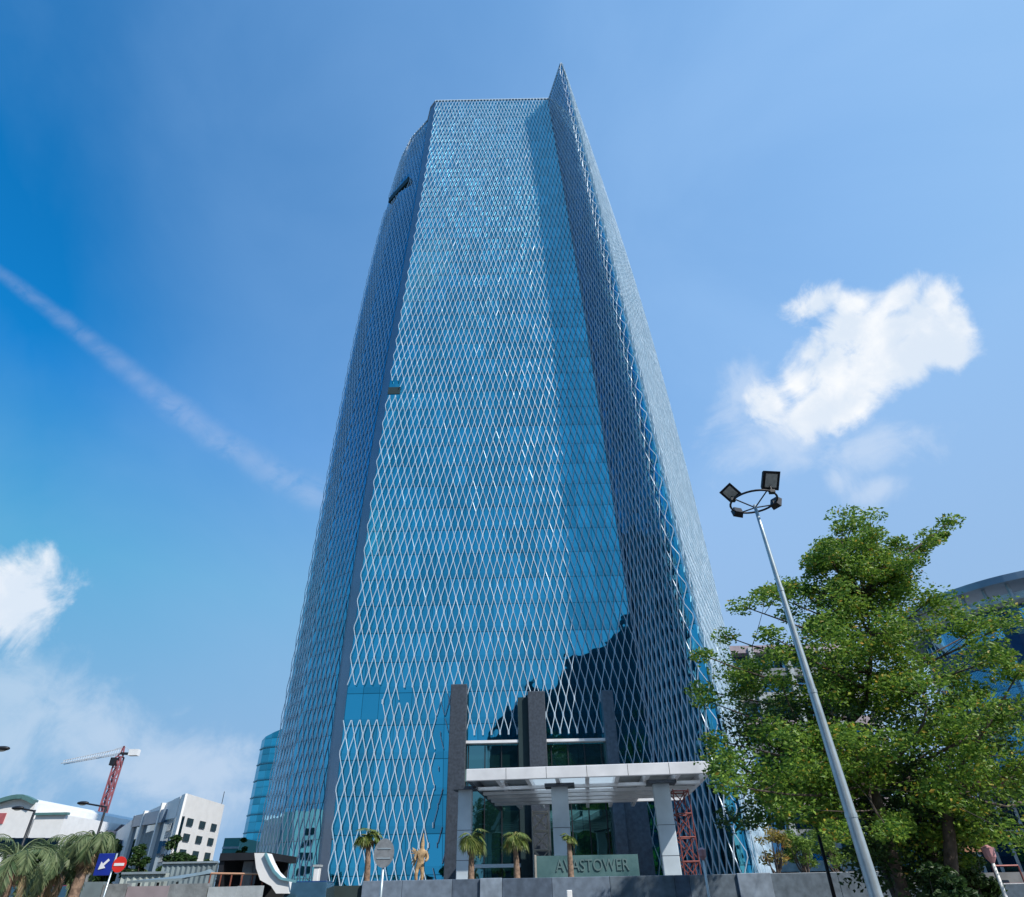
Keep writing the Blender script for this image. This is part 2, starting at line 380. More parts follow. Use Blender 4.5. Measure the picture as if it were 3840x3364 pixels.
HR = 1.39                                   # half a diamond, metres
def lattice(ctrl, name, spacing, skip=None, off=.30, w=.059, dep=.06, z0=None, stop=1.0):
    """zig-zag ribbons; neighbours touch at the diamonds' points"""
    z0 = BASEZ+.25 if z0 is None else z0
    T = sum((ctrl[i+1](30)-ctrl[i](30)).length for i in range(len(ctrl)-1))
    n = int(round(T/spacing)); rows = int((TOPZ-z0)/HR)
    b = MB(); V = b.v; F = b.f
    cache = {}
    def pt(i, j, dz):
        t = (i+.5+(.40 if (i+j) % 2 == 0 else -.40))/n*stop; h = min(TOPZ-.05, z0+j*HR+dz)
        p, nn = chain_eval(ctrl, h, t); return p+nn*off, nn
    for i in range(n):
        for j in range(rows+1):
            a, na = pt(i, j, -.16 if j else 0.0); c, nc = pt(i, j, .16); 
            segs = [(a, c)]
            if j < rows: segs.append((c, pt(i, j+1, -.16)[0]))
            for (p, q) in segs:
                mid = (p+q)/2
                if skip and skip(mid): continue
                d = (q-p).normalized(); tw = random.gauss(0, .16); nn = (na+Vector((-na.y, na.x, 0))*tw).normalized()
                x = d.cross(nn).normalized()*(w/2); y = nn*(dep/2); p = p-d*.03; q = q+d*.03
                k = len(V)
                V.extend([tuple(p-x-y), tuple(p+x-y), tuple(p+x+y), tuple(p-x+y), tuple(q-x-y), tuple(q+x-y), tuple(q+x+y), tuple(q-x+y)])
                F.extend([(k, k+4, k+5, k+1), (k+1, k+5, k+6, k+2), (k+2, k+6, k+7, k+3), (k+3, k+7, k+4, k)])
    return b.build(name, ALU, tower)
ENT_L = at(459, 800, 60).x; ENT_R = at(606, 720, 60).x; ENT_TOP = at(540, 741, 60).z
pz = lambda px, py: at(px, py, 60)
H1a, H1b = pz(340, 722), pz(384, 686); H2a, H2b = pz(428, 880), pz(452, 716); H3a, H3b = pz(398, 705), pz(413, 688)
N1a, N1b = pz(372, 398), pz(402, 384)
def skip_front(p):
    if ENT_L-.3 < p.x < ENT_R+.2 and p.z < ENT_TOP+.25: return True
    if p.x < H1b.x and H1a.z < p.z < H1b.z: return True
    if H3a.x < p.x < H3b.x and H3a.z < p.z < H3b.z: return True
    if H2a.x < p.x < H2b.x and p.z < H2b.z and random.random() < .75: return True
    if p.x < N1b.x and N1a.z < p.z < N1b.z: return True
    return False
lattice([cL, cI], 'front_lattice', .375, skip_front)
LS1, LS2 = at(400, 201, 68).z, at(420, 188, 68).z
lattice([cA, cA1, cP3], 'side_lattice', .375, lambda p: LS1 < p.z < LS2 and p.y > 65)
lattice([cI]+G[:4], 'inner_fin_lattice', .375)
lattice(G[3:]+[cB], 'outer_fin_lattice', .42)
# dark plant louvres
b = MB(); p, nn = chain_eval([cA, cA1, cP3], (LS1+LS2)/2, .15); q, _ = chain_eval([cA, cA1, cP3], (LS1+LS2)/2, .75)
b.extrude([p+nn*.5+Vector((0, 0, -.75)), q+nn*.5+Vector((0, 0, -.75)), q+nn*.5+Vector((0, 0, .75)), p+nn*.5+Vector((0, 0, .75))], -nn*.9)
b.build('louvre', LOUV, tower)
b = MB(); zc = (N1a.z+N1b.z)/2; c0 = cL(zc); b.box((c0.x+.75, c0.y-.02, zc), (1.5, .10, N1b.z-N1a.z-1.1)); b.build('louvre', LOUV, tower)
# fin edge trims
for c, nm, r in ((cI, 'inner_corner_trim', .1),):
    b = MB(); b.tube([c(BASEZ+(TOPZ-BASEZ)*k/24) for k in range(25)], r, 6); b.build(nm, STRIP, tower)
# entrance: lintel, lobby glass, pilasters
b = MB(); b.span((ENT_L, 59.2, ENT_TOP-.22), (ENT_R, 60.1, ENT_TOP)); b.build('lintel', CANOPYW, tower)
b = MB(); b.uv = []
b.span((ENT_L, 59.8, BASEZ), (ENT_R, 59.95, ENT_TOP-.33)); b.uv = [(v[0], v[2]) for v in b.v]; b.build('lobby_glass', G_LOBBY, tower)
for i in range(9):
    x = ENT_L+(ENT_R-ENT_L)*(i+.5)/9
    b = MB(); b.span((x-.04, 59.66, BASEZ), (x+.04, 59.797, ENT_TOP-.33)); b.build('lobby_mullion', DARK, tower)
b = MB(); z = at(500, 769, 59.6).z; b.span((ENT_L, 59.55, z-.9), (ENT_R, 59.79, z)); b.build('lobby_light_band', mat('reflected_light_tone', (.55, .62, .55), .35, 0, var=.3, vscale=.25, alt=(.10, .24, .24)), tower)  # pale band: reflected interior ceiling light put into the colour
for (x0, x1, y, d, m) in ((451, 467, 684, 1.4, STONE), (527.5, 544.5, 691, 1.4, STONE), (601.5, 612.5, 690, 1.4, STONE2)):  # right pilaster is bluer: the fin's shade painted into its stone
    zt = at((x0+x1)/2, y, 58.6).z; xa = at(x0, y, 58.6).x; xb = at(x1, y, 58.6).x
    b = MB(); b.span((xa, 58.6, BASEZ), (xb, 59.98, zt)); b.build('pilaster', m, tower, bevel=.05)
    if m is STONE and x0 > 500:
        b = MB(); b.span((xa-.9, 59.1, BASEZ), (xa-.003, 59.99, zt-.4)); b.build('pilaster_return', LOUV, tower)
b = MB(); b.span((at(625, 830, 59).x, 58.9, BASEZ), (at(650, 830, 59).x, 59.5, at(630, 800, 59).z)); b.build('pilaster', STONE2, tower)
b = MB(); z = at(480, 866, 59).z; b.span((at(466, 866, 59).x, 59.3, z-.12), (at(528, 866, 59).x, 59.5, z+.12)); b.build('lit_bar_strip', WHITE, tower)  # white strip for the lit bar inside, its brightness put into the colour

# ------------------------------------------------------------------ podium
WT = at(560, 877.3, 33).z
print('wall top', WT, 'base', BASEZ, 'TOPZ', TOPZ)
pod = MB()
xl, xr = at(362, 885, 33).x, at(905, 885, 33).x
pod.span((xl, 33.4, 0), (46, 96, WT-.12)); pod.span((-24, 56, 0), (xl-.01, 96, WT-.13))
struct(pod, 'podium_terrace', mat('terrace_paving', (.22, .23, .24), .8, 0, var=.2, vscale=2), org=(5, 60, 0))
wl = thing('retaining_wall', ((xl+xr)/2, 33, 0), 'dark granite retaining wall of the entrance terrace, in panels of varied blue grey', 'wall')
edges = [362, 402, 452, 480, 502, 552, 610, 675, 690, 738, 772, 840, 905]
pm = [mat('panel_granite_a', (.19, .24, .31), .35, 0, var=.2, vscale=3), mat('panel_granite_b', (.11, .145, .20), .35, 0, var=.25, vscale=3),
      mat('panel_granite_c', (.27, .33, .41), .4, 0, var=.2, vscale=3), mat('panel_granite_d', (.15, .19, .235), .35, 0, var=.25, vscale=3)]
seq = [0, 0, 1, 2, 1, 0, 3, 1, 3, 2, 3, 3]
for i, k in enumerate(seq):
    a, c = at(edges[i], 885, 33).x, at(edges[i+1], 885, 33).x
    d = .12 if k == 2 else .0
    b = MB(); b.span((a+.006, 33-d, 0), (c-.006, 33.38, WT+(.02 if k == 2 else 0)))
    for q in range(3): pass
    b.build('wall_panel', pm[k], wl, bevel=.015)
b = MB(); b.span((xl, 32.93, .9), (xr, 32.985, .98)); b.build('shadow_gap', mat('pale_joint', (.22, .26, .30), .5), wl)

# ------------------------------------------------------------------ entrance canopy
def atz(px, py, z):
    a, bq = ray(px, py); Y = (z-EYE)/bq; return Vector((a*Y, Y, z))
SZ = 6.85
FL = atz(466, 781, SZ); FR = atz(712, 773, SZ)
can = thing('entrance_canopy', (FL+FR)*.5*1.0-Vector((0, 0, SZ-BASEZ)), 'white flat entrance canopy on three pale columns in front of the tower lobby', 'canopy')
ex = (FR-FL).normalized(); ey = Vector((-ex.y, ex.x, 0)); Wd = (FR-FL).length
def cp(u, v, z): p = FL+ex*u+ey*v; return Vector((p.x, p.y, z))
DEP = 57.2-FL.y
rot = math.atan2(ex.y, ex.x)
def cbox(b, u0, u1, v0, v1, z0, z1):
    P = [cp(u0, v0, z0), cp(u1, v0, z0), cp(u1, v1, z0), cp(u0, v1, z0)]
    b.extrude(P, (0, 0, z1-z0)); return b
b = cbox(MB(), 0, Wd, 0, .25, SZ, SZ+.62); b.build('front_fascia', CANOPYW, can, bevel=.03)
b = cbox(MB(), 0, .25, .253, DEP, SZ, SZ+.55); b.build('side_fascia', STONE, can)
b = cbox(MB(), Wd-.25, Wd, .253, DEP*.62, SZ, SZ+.55); b.build('side_fascia', CANOPYW, can)
for i in range(1, 6):
    b = cbox(MB(), Wd*i/6-.012, Wd*i/6+.012, -.004, -.001, SZ+.02, SZ+.60); b.build('panel_joint', DARK, can)
nb = 8
for i in range(1, nb):
    u = Wd*i/nb; b = cbox(MB(), u-.12, u+.12, .253, DEP*.62 if i > 6 else DEP, SZ+.05, SZ+.45); b.build('rib', CANOPYW, can)
for k, v in enumerate((3.1, 5.4, 7.4, 9.4, 11.4)):
    if v > DEP: break
    b = cbox(MB(), .253, Wd-.253, v, v+.45, SZ-.12, SZ+.047); b.build('cross_slat', CANOPYW, can)
TRL = bpy.data.materials.new('translucent_roof_sheet'); TRL.use_nodes = True
N = TRL.node_tree.nodes; Lk = TRL.node_tree.links; N.clear()
o_ = N.new('ShaderNodeOutputMaterial'); mx = N.new('ShaderNodeMixShader'); t_ = N.new('ShaderNodeBsdfTranslucent'); d_ = N.new('ShaderNodeBsdfDiffuse')
nz = N.new('ShaderNodeTexNoise'); nz.inputs['Scale'].default_value = .8; cr = N.new('ShaderNodeValToRGB')
cr.color_ramp.elements[0].color = (.66, .74, .78, 1); cr.color_ramp.elements[1].color = (.92, .94, .95, 1); Lk.new(nz.outputs[0], cr.inputs[0])
Lk.new(cr.outputs[0], t_.inputs[0]); Lk.new(cr.outputs[0], d_.inputs[0]); Lk.new(d_.outputs[0], mx.inputs[1]); Lk.new(t_.outputs[0], mx.inputs[2]); mx.inputs[0].default_value = .75; Lk.new(mx.outputs[0], o_.inputs[0])
for i in range(nb):
    b = cbox(MB(), Wd*i/nb+.14, Wd*(i+1)/nb-.14, .28, 3.0, SZ+.40, SZ+.46); b.build('roof_light', TRL, can)
    b = cbox(MB(), Wd*i/nb+.03, Wd*i/nb+.14 if False else Wd*(i+1)/nb-.03, 3.05, DEP-.2 if i < 6 else DEP*.6, SZ+.46, SZ+.54); b.build('roof_panel', TRL if i in (2, 3, 4) else CONC, can)
for (x0, x1, y0, vb) in ((455.5, 472.5, 877, 3.0), (554, 575, 877, 3.0), (662.5, 683, 874, 3.0)):
    # place each column 3 m behind the canopy's front edge
    best = None
    for u in np.linspace(-1, Wd, 400):
        p = cp(u, vb, 0); a0 = ray((x0+x1)/2, y0)[0]
        e = abs(p.x/p.y-a0)
        if best is None or e < best[0]: best = (e, u)
    u = best[1]; p = cp(u, vb, 0); w = abs(ray(x1, y0)[0]-ray(x0, y0)[0])*p.y
    b = cbox(MB(), u-w*.44, u+w*.40, vb-w*.3, vb+w*.3, BASEZ-.3, SZ-.003 if vb > 3.6 else SZ-.003); b.build('column', COLM, can, bevel=.04)
    for zz in (3.1, 4.6): b = cbox(MB(), u-w*.445, u+w*.405, vb-w*.306, vb+w*.306, zz, zz+.025); b.build('column_joint', STONE, can)
    b = cbox(MB(), u-w*.75, u+w*.75, vb-w*.6, vb+w*.6, SZ-.125, SZ+.04); b.build('column_head', STONE, can)

def scaffold(px0, px1, ytop, Y, m, label, group=None):
    c = at((px0+px1)/2, 870, Y); w = (ray(px1, 860)[0]-ray(px0, 860)[0])*Y; zt = at((px0+px1)/2, ytop, Y).z
    t = thing('scaffold_tower', (c.x, Y, BASEZ-.1), label, 'scaffolding')
    for sx in (-1, 1):
        for sy in (-1, 1):
            b = MB(); b.tube([(c.x+sx*w/2, Y+sy*.6, BASEZ-.1), (c.x+sx*w/2, Y+sy*.6, zt)], .036, 8); b.build('post', m, t)
    n = 4; dz = (zt-BASEZ)/n
    for i in range(n):
        z0 = BASEZ+dz*i; z1 = z0+dz
        for sy in (-1, 1):
            b = MB(); y = Y+sy*.6
            b.tube([(c.x-w/2, y, z1-.1), (c.x+w/2, y, z1-.1)], .042, 6); b.build('ledger', m, t)
            b = MB(); s = 1 if (i+(sy > 0)) % 2 else -1
            b.tube([(c.x-s*w/2, y, z0), (c.x+s*w/2, y, z1-.1)], .03, 6); b.build('brace', m, t); b = MB(); b.tube([(c.x+s*w/2, y+.05, z0), (c.x-s*w/2, y+.05, z1-.1)], .03, 6); b.build('brace', m, t)
        for s in (-1, 1): b = MB(); b.tube([(c.x+s*w/2, Y-.6, z1-.1), (c.x+s*w/2, Y+.6, z1-.1)], .035, 6); b.build('transom', m, t)
scaffold(534, 550, 811, 50, CREAM, 'cream steel scaffold tower left of the middle canopy column')
scaffold(682, 698, 790, 43.0, REDM, 'red steel scaffold tower beside the right canopy column')

# lettered glass sign screen
s0, s1 = at(537, 876, 40), at(640, 876, 40); zt = at(590, 855, 40).z
sg = thing('sign_screen', ((s0.x+s1.x)/2, 40, BASEZ-.1), 'low green glass screen with raised building name letters in front of the lobby', 'sign')
b = MB(); b.span((s0.x, 40, BASEZ-.1), (s1.x, 40.12, zt)); b.build('glass_panel', mat('green_screen_glass', (.11, .19, .19), .12, 0, var=.4, vscale=.9, alt=(.05, .11, .12)), sg)
b = MB(); b.span((s0.x-.1, 39.95, BASEZ-.3), (s0.x, 40.17, zt+.05)); b.span((s0.x, 39.95, BASEZ-.35), (s1.x+.1, 40.17, BASEZ-.103)); b.build('frame', CREAM, sg)
def text(body, loc, size, m, parent, name='lettering', depth=.02, rz=0, align='CENTER', sx=1):
    cu = bpy.data.curves.new(name, 'FONT'); cu.body = body; cu.size = size; cu.extrude = depth; cu.align_x = align; cu.align_y = 'CENTER'
    o = bpy.data.objects.new(name, cu); o.rotation_euler = (R(90), 0, rz)
    me = bpy.data.meshes.new_from_object(o); bpy.data.objects.remove(o)
    o = bpy.data.objects.new(name, me); col.objects.link(o); me.materials.append(m); o.parent = parent
    o.location = Vector(loc)-ORG[parent.name]; o.rotation_euler = (R(90), 0, rz); o.scale = (sx, 1, 1); ORG[o.name] = Vector(loc); return o
txtm = mat('dull_letter_metal', (.145, .225, .225), .4, .2)
text('AVASTOWER', ((s0.x+s1.x)/2+.25, 39.965, (zt+at(590, 876.5, 40).z)/2), (zt-at(590, 876.5, 40).z)*.80, txtm, sg, sx=.86)

# ------------------------------------------------------------------ vegetation builders
def leaves(centers, size, n_each, spread, flat=.6, droop=0.0, narrow=.5):
    """leaf-shaped four-sided faces scattered round twig ends; numpy, returns MB"""
    C = np.repeat(np.array([tuple(c) for c in centers]), n_each, axis=0)
    sp = np.repeat(np.array(spread).reshape(-1, 1) if np.ndim(spread) else np.full((len(centers), 1), spread), n_each, axis=0)
    n = len(C)
    d = rng.normal(size=(n, 3)); d /= np.linalg.norm(d, axis=1)[:, None]
    r = rng.random((n, 1))**.45
    p = C+d*r*sp*np.array([1, 1, flat])
    a = rng.normal(size=(n, 3)); a[:, 2] = a[:, 2]*.45-droop; a /= np.linalg.norm(a, axis=1)[:, None]
    q = rng.normal(size=(n, 3)); q[:, 2] *= .5; bvec = np.cross(a, np.cross(q, a)); bvec = np.cross(a, bvec); bvec /= (np.linalg.norm(bvec, axis=1)[:, None]+1e-9)
    s = size*(.6+.8*rng.random((n, 1)))
    nrm = np.cross(a, bvec)
    v0 = p-a*s*.5; v1 = p+bvec*s*narrow*.5+nrm*s*.08; v2 = p+a*s*.5; v3 = p-bvec*s*narrow*.5+nrm*s*.08
    V = np.stack([v0, v1, v2, v3], axis=1).reshape(-1, 3)
    b = MB(); b.v = [tuple(x) for x in V.tolist()]; b.f = [(i, i+1, i+2, i+3) for i in range(0, 4*n, 4)]
    return b
LEAF_BIG = leaf_mat('broad_leaf', (.05, .15, .025), (.30, .45, .06), (.60, .36, .06), .42)
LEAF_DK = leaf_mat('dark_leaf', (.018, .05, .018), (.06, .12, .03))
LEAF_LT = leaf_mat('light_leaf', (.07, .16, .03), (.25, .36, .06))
LEAF_YL = leaf_mat('yellowing_leaf', (.14, .15, .03), (.45, .32, .08), (.5, .2, .05))
PALM_G = leaf_mat('palm_leaf', (.06, .12, .03), (.24, .28, .07), (.55, .45, .2), .25)
PALM_T = leaf_mat('dry_palm_leaf', (.22, .15, .09), (.48, .38, .22), None, .2)
PALM_L = leaf_mat('coconut_leaf', (.05, .10, .04), (.22, .27, .13), None, .3)

def limb(b, p, q, r0, r1, bend=.3, n=6, seg=7):
    p = Vector(p); q = Vector(q); L_ = (q-p).length
    off = Vector((random.gauss(0, 1), random.gauss(0, 1), random.gauss(0, .5)))*bend*L_*.12
    pts = []
    for k in range(n+1):
        t = k/n; pts.append(p.lerp(q, t)+off*math.sin(math.pi*t)+Vector((0, 0, -1))*math.sin(math.pi*t)*L_*.06*bend)
    b.tube(pts, [r0+(r1-r0)*k/n for k in range(n+1)], seg); return pts

# big tree on the right
TY = 24.0
base = at(912, 893, TY); base.z = 0.0
tree = thing('tree', base, 'large spreading leafy tree with rising limbs, on the right behind the light mast', 'tree')
tops = [(853, 524), (842, 528), (864, 530), (828, 545), (876, 536), (838, 545), (866, 542), (812, 560), (885, 560), (790, 585), (905, 578), (765, 592), (742, 606), (725, 636), (770, 635), (840, 585), (915, 560), (935, 540), (950, 522), (870, 600),
        (820, 625), (850, 640), (930, 600), (900, 630), (955, 615), (985, 625), (1005, 625), (702, 655), (745, 670), (705, 700), (780, 680), (815, 690), (845, 690), (880, 680), (915, 680), (945, 680), (975, 690),
        (1020, 670), (1060, 690), (715, 740), (755, 735), (800, 740), (835, 735), (870, 740), (905, 740), (950, 740), (1000, 730), (1050, 740), (730, 785), (765, 790), (805, 790), (850, 790), (895, 785),
        (940, 790), (985, 770), (1030, 775), (780, 820), (840, 830), (890, 830), (935, 835), (960, 860), (700, 690), (720, 770), (1085, 720), (800, 655), (990, 660), (880, 640)]
wood = MB(); cl = []; rad = []
stems = []
for (dx, dz, px, py, dy) in ((-.35, 0, 872, 780, -.4), (.35, 0, 905, 770, .7), (0, 0, 850, 720, 1.3), (.6, 0, 945, 790, -.8)):
    p0 = base+Vector((dx, dy*.3, 0)); p1 = at(px, py, TY+dy*1.5)
    pts = limb(wood, p0, p1, .24, .15, .5, 8, 8); stems.append(p1)
lead = at(855, 560, TY+.2); mid = at(868, 690, TY)
l1 = limb(wood, stems[2], mid, .16, .10, .5, 6, 7); l2 = limb(wood, mid, lead, .10, .03, .4, 7, 6)
trunk_pts = stems+l1[2:]+l2[:6]
for (px, py) in tops:
    dY = random.uniform(-3.4, 3.2)*(.45 if py < 600 else 1)
    e = at(px, py, TY+dY); 
    cand = [t for t in trunk_pts if t.z < e.z+1.0] or stems
    s = min(cand, key=lambda t: (t-e).length+abs(t.z-(e.z-2.2))*.7)
    pts = limb(wood, s, e, .065, .018, .8, 6, 5)
    cl.append(e); rad.append(.5)
    for k in range(random.randint(4, 6)):
        t = random.uniform(.35, 1.0); a = pts[min(6, int(t*6))]
        sc_ = (.35 if px > 925 else .85) if py < 600 else 1.25
        c = a+Vector((random.gauss(0, .75), random.gauss(0, 1.0), random.gauss(0, .40)))*sc_
        limb(wood, a, c, .018, .006, .5, 3, 4); cl.append(c); rad.append(random.uniform(.38, .75)*((.6 if px > 925 else 1) if py < 600 else 1.25))
wood.build('trunk', BARK, tree, smooth=True)
print('clusters', len(cl))
lv = leaves(cl, .145, 255, [r*random.uniform(.85, 1.35) for r in rad], .55, .12, .5)
lv.build('crown', LEAF_BIG, tree)
# inner foliage, lower half: the crown's self-shade put into a darker leaf colour
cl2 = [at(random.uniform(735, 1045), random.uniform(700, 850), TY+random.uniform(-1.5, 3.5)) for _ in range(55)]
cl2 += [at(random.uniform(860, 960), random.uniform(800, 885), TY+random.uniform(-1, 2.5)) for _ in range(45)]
leaves(cl2, .16, 170, .85, .6, .1, .5).build('shaded_inner_foliage', LEAF_DK, tree)

def palm(loc, h, rcrown, nfr, m, name, label, group, trunk_r=.13, droop=1.0, lean=(0, 0), leaf=.45, fan=False, skirt=0, cat='palm', tm=PBARK):
    t = thing(name, loc, label, cat, group)
    loc = Vector(loc); top = loc+Vector((lean[0], lean[1], h))
    b = MB(); n = 14; pts = [loc.lerp(top, k/n)+Vector((lean[0], lean[1], 0))*(-.25*math.sin(math.pi*k/n)) for k in range(n+1)]
    b.tube(pts, [trunk_r*(1.35-.5*k/n+(.09 if k % 2 else 0)) for k in range(n+1)], 9); b.build('trunk', tm, t, smooth=True)
    def fronds(cnt, mm, nm, e0, e1, L0, dr):
        b = MB()
        for i in range(cnt):
            az = 2*math.pi*i*.381966*1.0+random.uniform(-.2, .2); el = random.uniform(e0, e1); Lf = L0*random.uniform(.8, 1.15)
            h_ = Vector((math.cos(az), math.sin(az), 0)); sp = []; ns = 9
            p = top.copy(); ang = el
            for k in range(ns+1):
                sp.append(p.copy()); p = p+(h_*math.cos(ang)+Vector((0, 0, 1))*math.sin(ang))*(Lf/ns); ang -= dr*(.10+.16*k/ns)*2.0
            b.tube(sp, [.022*(1-.8*k/ns) for k in range(ns+1)], 4, cap=False)
            side = Vector((-h_.y, h_.x, 0))
            if fan:
                hub = sp[4]
                for q in range(15):
                    aa = (q-7)/7*1.45; d = ((sp[6]-sp[4]).normalized()*math.cos(aa)+side*math.sin(aa)); ll = Lf*.55*random.uniform(.85, 1.1)
                    tip = hub+d*ll+Vector((0, 0, -.22*ll)); w = d.cross(Vector((0, 0, 1))).normalized()*.035
                    m1 = hub+d*ll*.55+Vector((0, 0, -.03*ll)); b.add([hub, m1+w, tip, m1-w], [(0, 1, 2, 3)])
            else:
                for k in range(1, ns*4):
                    tt = k/(ns*4); i0 = min(ns-1, int(tt*ns)); fr = tt*ns-i0; c = sp[i0].lerp(sp[i0+1], fr); d = (sp[i0+1]-sp[i0]).normalized()
                    ll = leaf*math.sin(math.pi*min(1, tt*.88+.12))**.6*random.uniform(.8, 1.1)
                    for sgn in (-1, 1):
                        u = (side*sgn*.85+d*.5+Vector((0, 0, -.45*droop-random.uniform(0, .3)))).normalized()*ll; w = d*.028
                        b.add([c-w, c+u*.5-w*.7+Vector((0, 0, .02)), c+u, c+u*.5+w*.9], [(0, 1, 2, 3)])
        b.build(nm, mm, t)
    fronds(nfr, m, 'fronds', -.1, 1.3, rcrown, droop)
    if skirt: fronds(skirt, PALM_T, 'dead_fronds', -1.0, -.2, rcrown*.7, droop*.7)
    return t
# little fan palms on the terrace
def tpalm(px, pyc, Y, label, h=None, r=.95, n=17, **k):
    p = at(px, 877, Y); c = at(px, pyc, Y); p.z = WT-.12
    return palm(p, c.z-p.z, r, n, PALM_G, 'fan_palm', label, 'young fan palms on the terrace', .12, 1.15, fan=True, leaf=.3, cat='palm', **k)
tpalm(367, 836, 38, 'small fan palm with drooping yellow fronds, behind the round sign', skirt=5, lean=(-.15, 0))
tpalm(471, 838, 36.5, 'young fan palm standing in front of the left canopy column', skirt=5, r=1.05)
tpalm(517, 838, 36.5, 'young fan palm with an orange-brown trunk, in front of the lobby glass', skirt=7, lean=(-.1, 0))
tpalm(571, 838, 37.5, 'thin sparse fan palm in front of the middle canopy column', r=.55, n=8, skirt=3)
# leaning feather palms at the left edge
def gz0(px, Y): p = at(px, 889, Y); return (p.x, Y, 0)
palm(gz0(6, 21), 2.5, 1.7, 15, PALM_L, 'feather_palm', 'green feather palm cut by the left edge of the picture', 'feather palms on the left', .13, 1.0, lean=(-.1, .1), skirt=2)
palm(gz0(34, 23), 2.4, 1.5, 16, PALM_L, 'feather_palm', 'feather palm with a pale leaning trunk, below the white warehouse', 'feather palms on the left', .11, 1.0, lean=(.25, .3), skirt=3)
palm(gz0(52, 26), 2.9, 1.5, 14, PALM_L, 'feather_palm', 'feather palm with a reddish trunk, second from the blue arrow sign', 'feather palms on the left', .12, .9, lean=(.35, .1))
palm(gz0(74, 23), 3.1, 1.35, 14, PALM_L, 'feather_palm', 'tall feather palm with brown hanging dead fronds, next to the blue arrow sign', 'feather palms on the left', .14, 1.4, lean=(.1, .1), skirt=12)

def shrub(px, py0, py1, wpx, Y, m, label, n=22, leaf=.16, name='shrub', nl=110, cat='shrub', z0=None, group=None):
    b0 = at(px, py0, Y); t0 = at(px, py1, Y); 
    if z0 is not None: b0.z = z0
    H = t0.z-b0.z; W = wpx/2*abs(ray(px+1, (py0+py1)/2)[0]-ray(px, (py0+py1)/2)[0])*Y
    t = thing(name, b0, label, cat, group); wd = MB(); cs = []
    for i in range(n):
        a = random.uniform(0, 6.28); rr = W*math.sqrt(random.random())*.9; hh = H*random.uniform(.3, 1)*(1-.35*(rr/W)**2)
        c = b0+Vector((math.cos(a)*rr, math.sin(a)*rr, hh)); limb(wd, b0+Vector((random.gauss(0, .05), random.gauss(0, .05), 0)), c, .03+H*.006, .008, .6, 4, 4); cs.append(c)
    wd.build('stem' if name == 'shrub' else 'trunk', BARK, t); leaves(cs, leaf, nl, max(.25, W*.42), .7, .1, .45).build('foliage' if name == 'shrub' else 'crown', m, t)
    return t
shrub(776, 872, 822, 34, 37, LEAF_YL, 'thin yellowing shrub at the right corner of the tower', n=14, nl=60, z0=WT-.12)
shrub(806, 872, 826, 30, 40, LEAF_LT, 'bright green shrub between the yellowing shrub and the black lamp post', n=20, z0=WT-.12)
shrub(838, 872, 822, 36, 41, LEAF_LT, 'light green shrub just left of the light mast', n=22, z0=WT-.12)
shrub(868, 872, 828, 34, 36, LEAF_BIG, 'mid green shrub just right of the light mast', n=22, z0=WT-.12)
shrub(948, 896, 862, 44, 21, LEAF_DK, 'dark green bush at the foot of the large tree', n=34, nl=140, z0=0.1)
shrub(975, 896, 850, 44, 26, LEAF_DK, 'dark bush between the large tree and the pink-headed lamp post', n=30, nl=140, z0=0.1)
# far trees on the left
for (px, p0, p1, w, Y, lab) in ((168, 880, 838, 26, 46, 'dark green tree in front of the pale office block glass side'), (182, 880, 840, 22, 48, 'dark tree against the white wall of the office block'),
                                (133, 880, 842, 20, 47, 'dark tree rising behind the no entry sign'), (98, 885, 832, 24, 75, 'dark bluish tree under the street lamp arm'),
                                (62, 892, 846, 34, 34, 'dark green tree behind the feather palm with dead fronds'), (20, 892, 852, 46, 36, 'dark green tree behind the leftmost feather palm'), (205, 880, 857, 12, 50, 'small pale green tree under the white office wall'),
                                (236, 880, 836, 10, 80, 'thin tree squeezed between the green block and the teal tower')):
    shrub(px, p0, p1, w, Y, LEAF_DK, lab, n=46, leaf=.42 if Y > 50 else .26, name='tree', nl=150, cat='tree', z0=0, group=None)
# trees and a block behind the viewer, mirrored in the lower glass
for i, (x, y, h, w) in enumerate(((5, -14, 26, 8), (13, -16, 25, 8), (27, -30, 34, 11), (-6, -18, 19, 7))):
    lab = ['round crowned tree behind the viewer, mirrored in the glass above the lobby', 'low broad tree behind the viewer mirrored over the lobby', 'tallest tree behind the viewer, mirrored in the dark glass by the fin', 'small tree behind the viewer, leftmost of the mirrored ones'][i]
    t = thing('tree', (x, y, 0), lab, 'tree'); wd = MB(); wd.tube([(x, y, 0), (x, y, h*.6)], [.4, .2], 8); wd.build('trunk', BARK, t)
    cs = [Vector((x, y, h*.62))+Vector((random.gauss(0, w*.28), random.gauss(0, w*.28), random.gauss(0, h*.16))) for _ in range(70)]
    leaves(cs, .6, 60, 1.5, .8).build('crown', LEAF_DK, t)
bb = thing('opposite_building', (38, -70, 0), 'tall dark office block behind the viewer, mirrored in the lower part of the fin', 'building')
bb['label'] = 'large dark hall with a stepped curved roof behind the viewer, mirrored in the lower glass'
prof = []
for (px, py) in ((488, 760), (492, 735), (505, 718), (518, 700), (530, 688), (541, 686), (548, 700), (554, 688), (562, 668), (577, 656), (600, 648), (618, 632), (632, 612), (650, 600)):
    a_, b_ = ray(px, py); prof.append((a_*186, 1.5+b_*186))
xe = prof[-1][0]+45
b = MB(); b.extrude([(prof[0][0], -66, 0)]+[(x, -66, z) for x, z in prof]+[(xe, -66, prof[-1][1]), (xe, -66, 0)], (0, -24, 0)); b.build('wall', mat('dark_block_cladding', (.045, .06, .09), .6), bb)
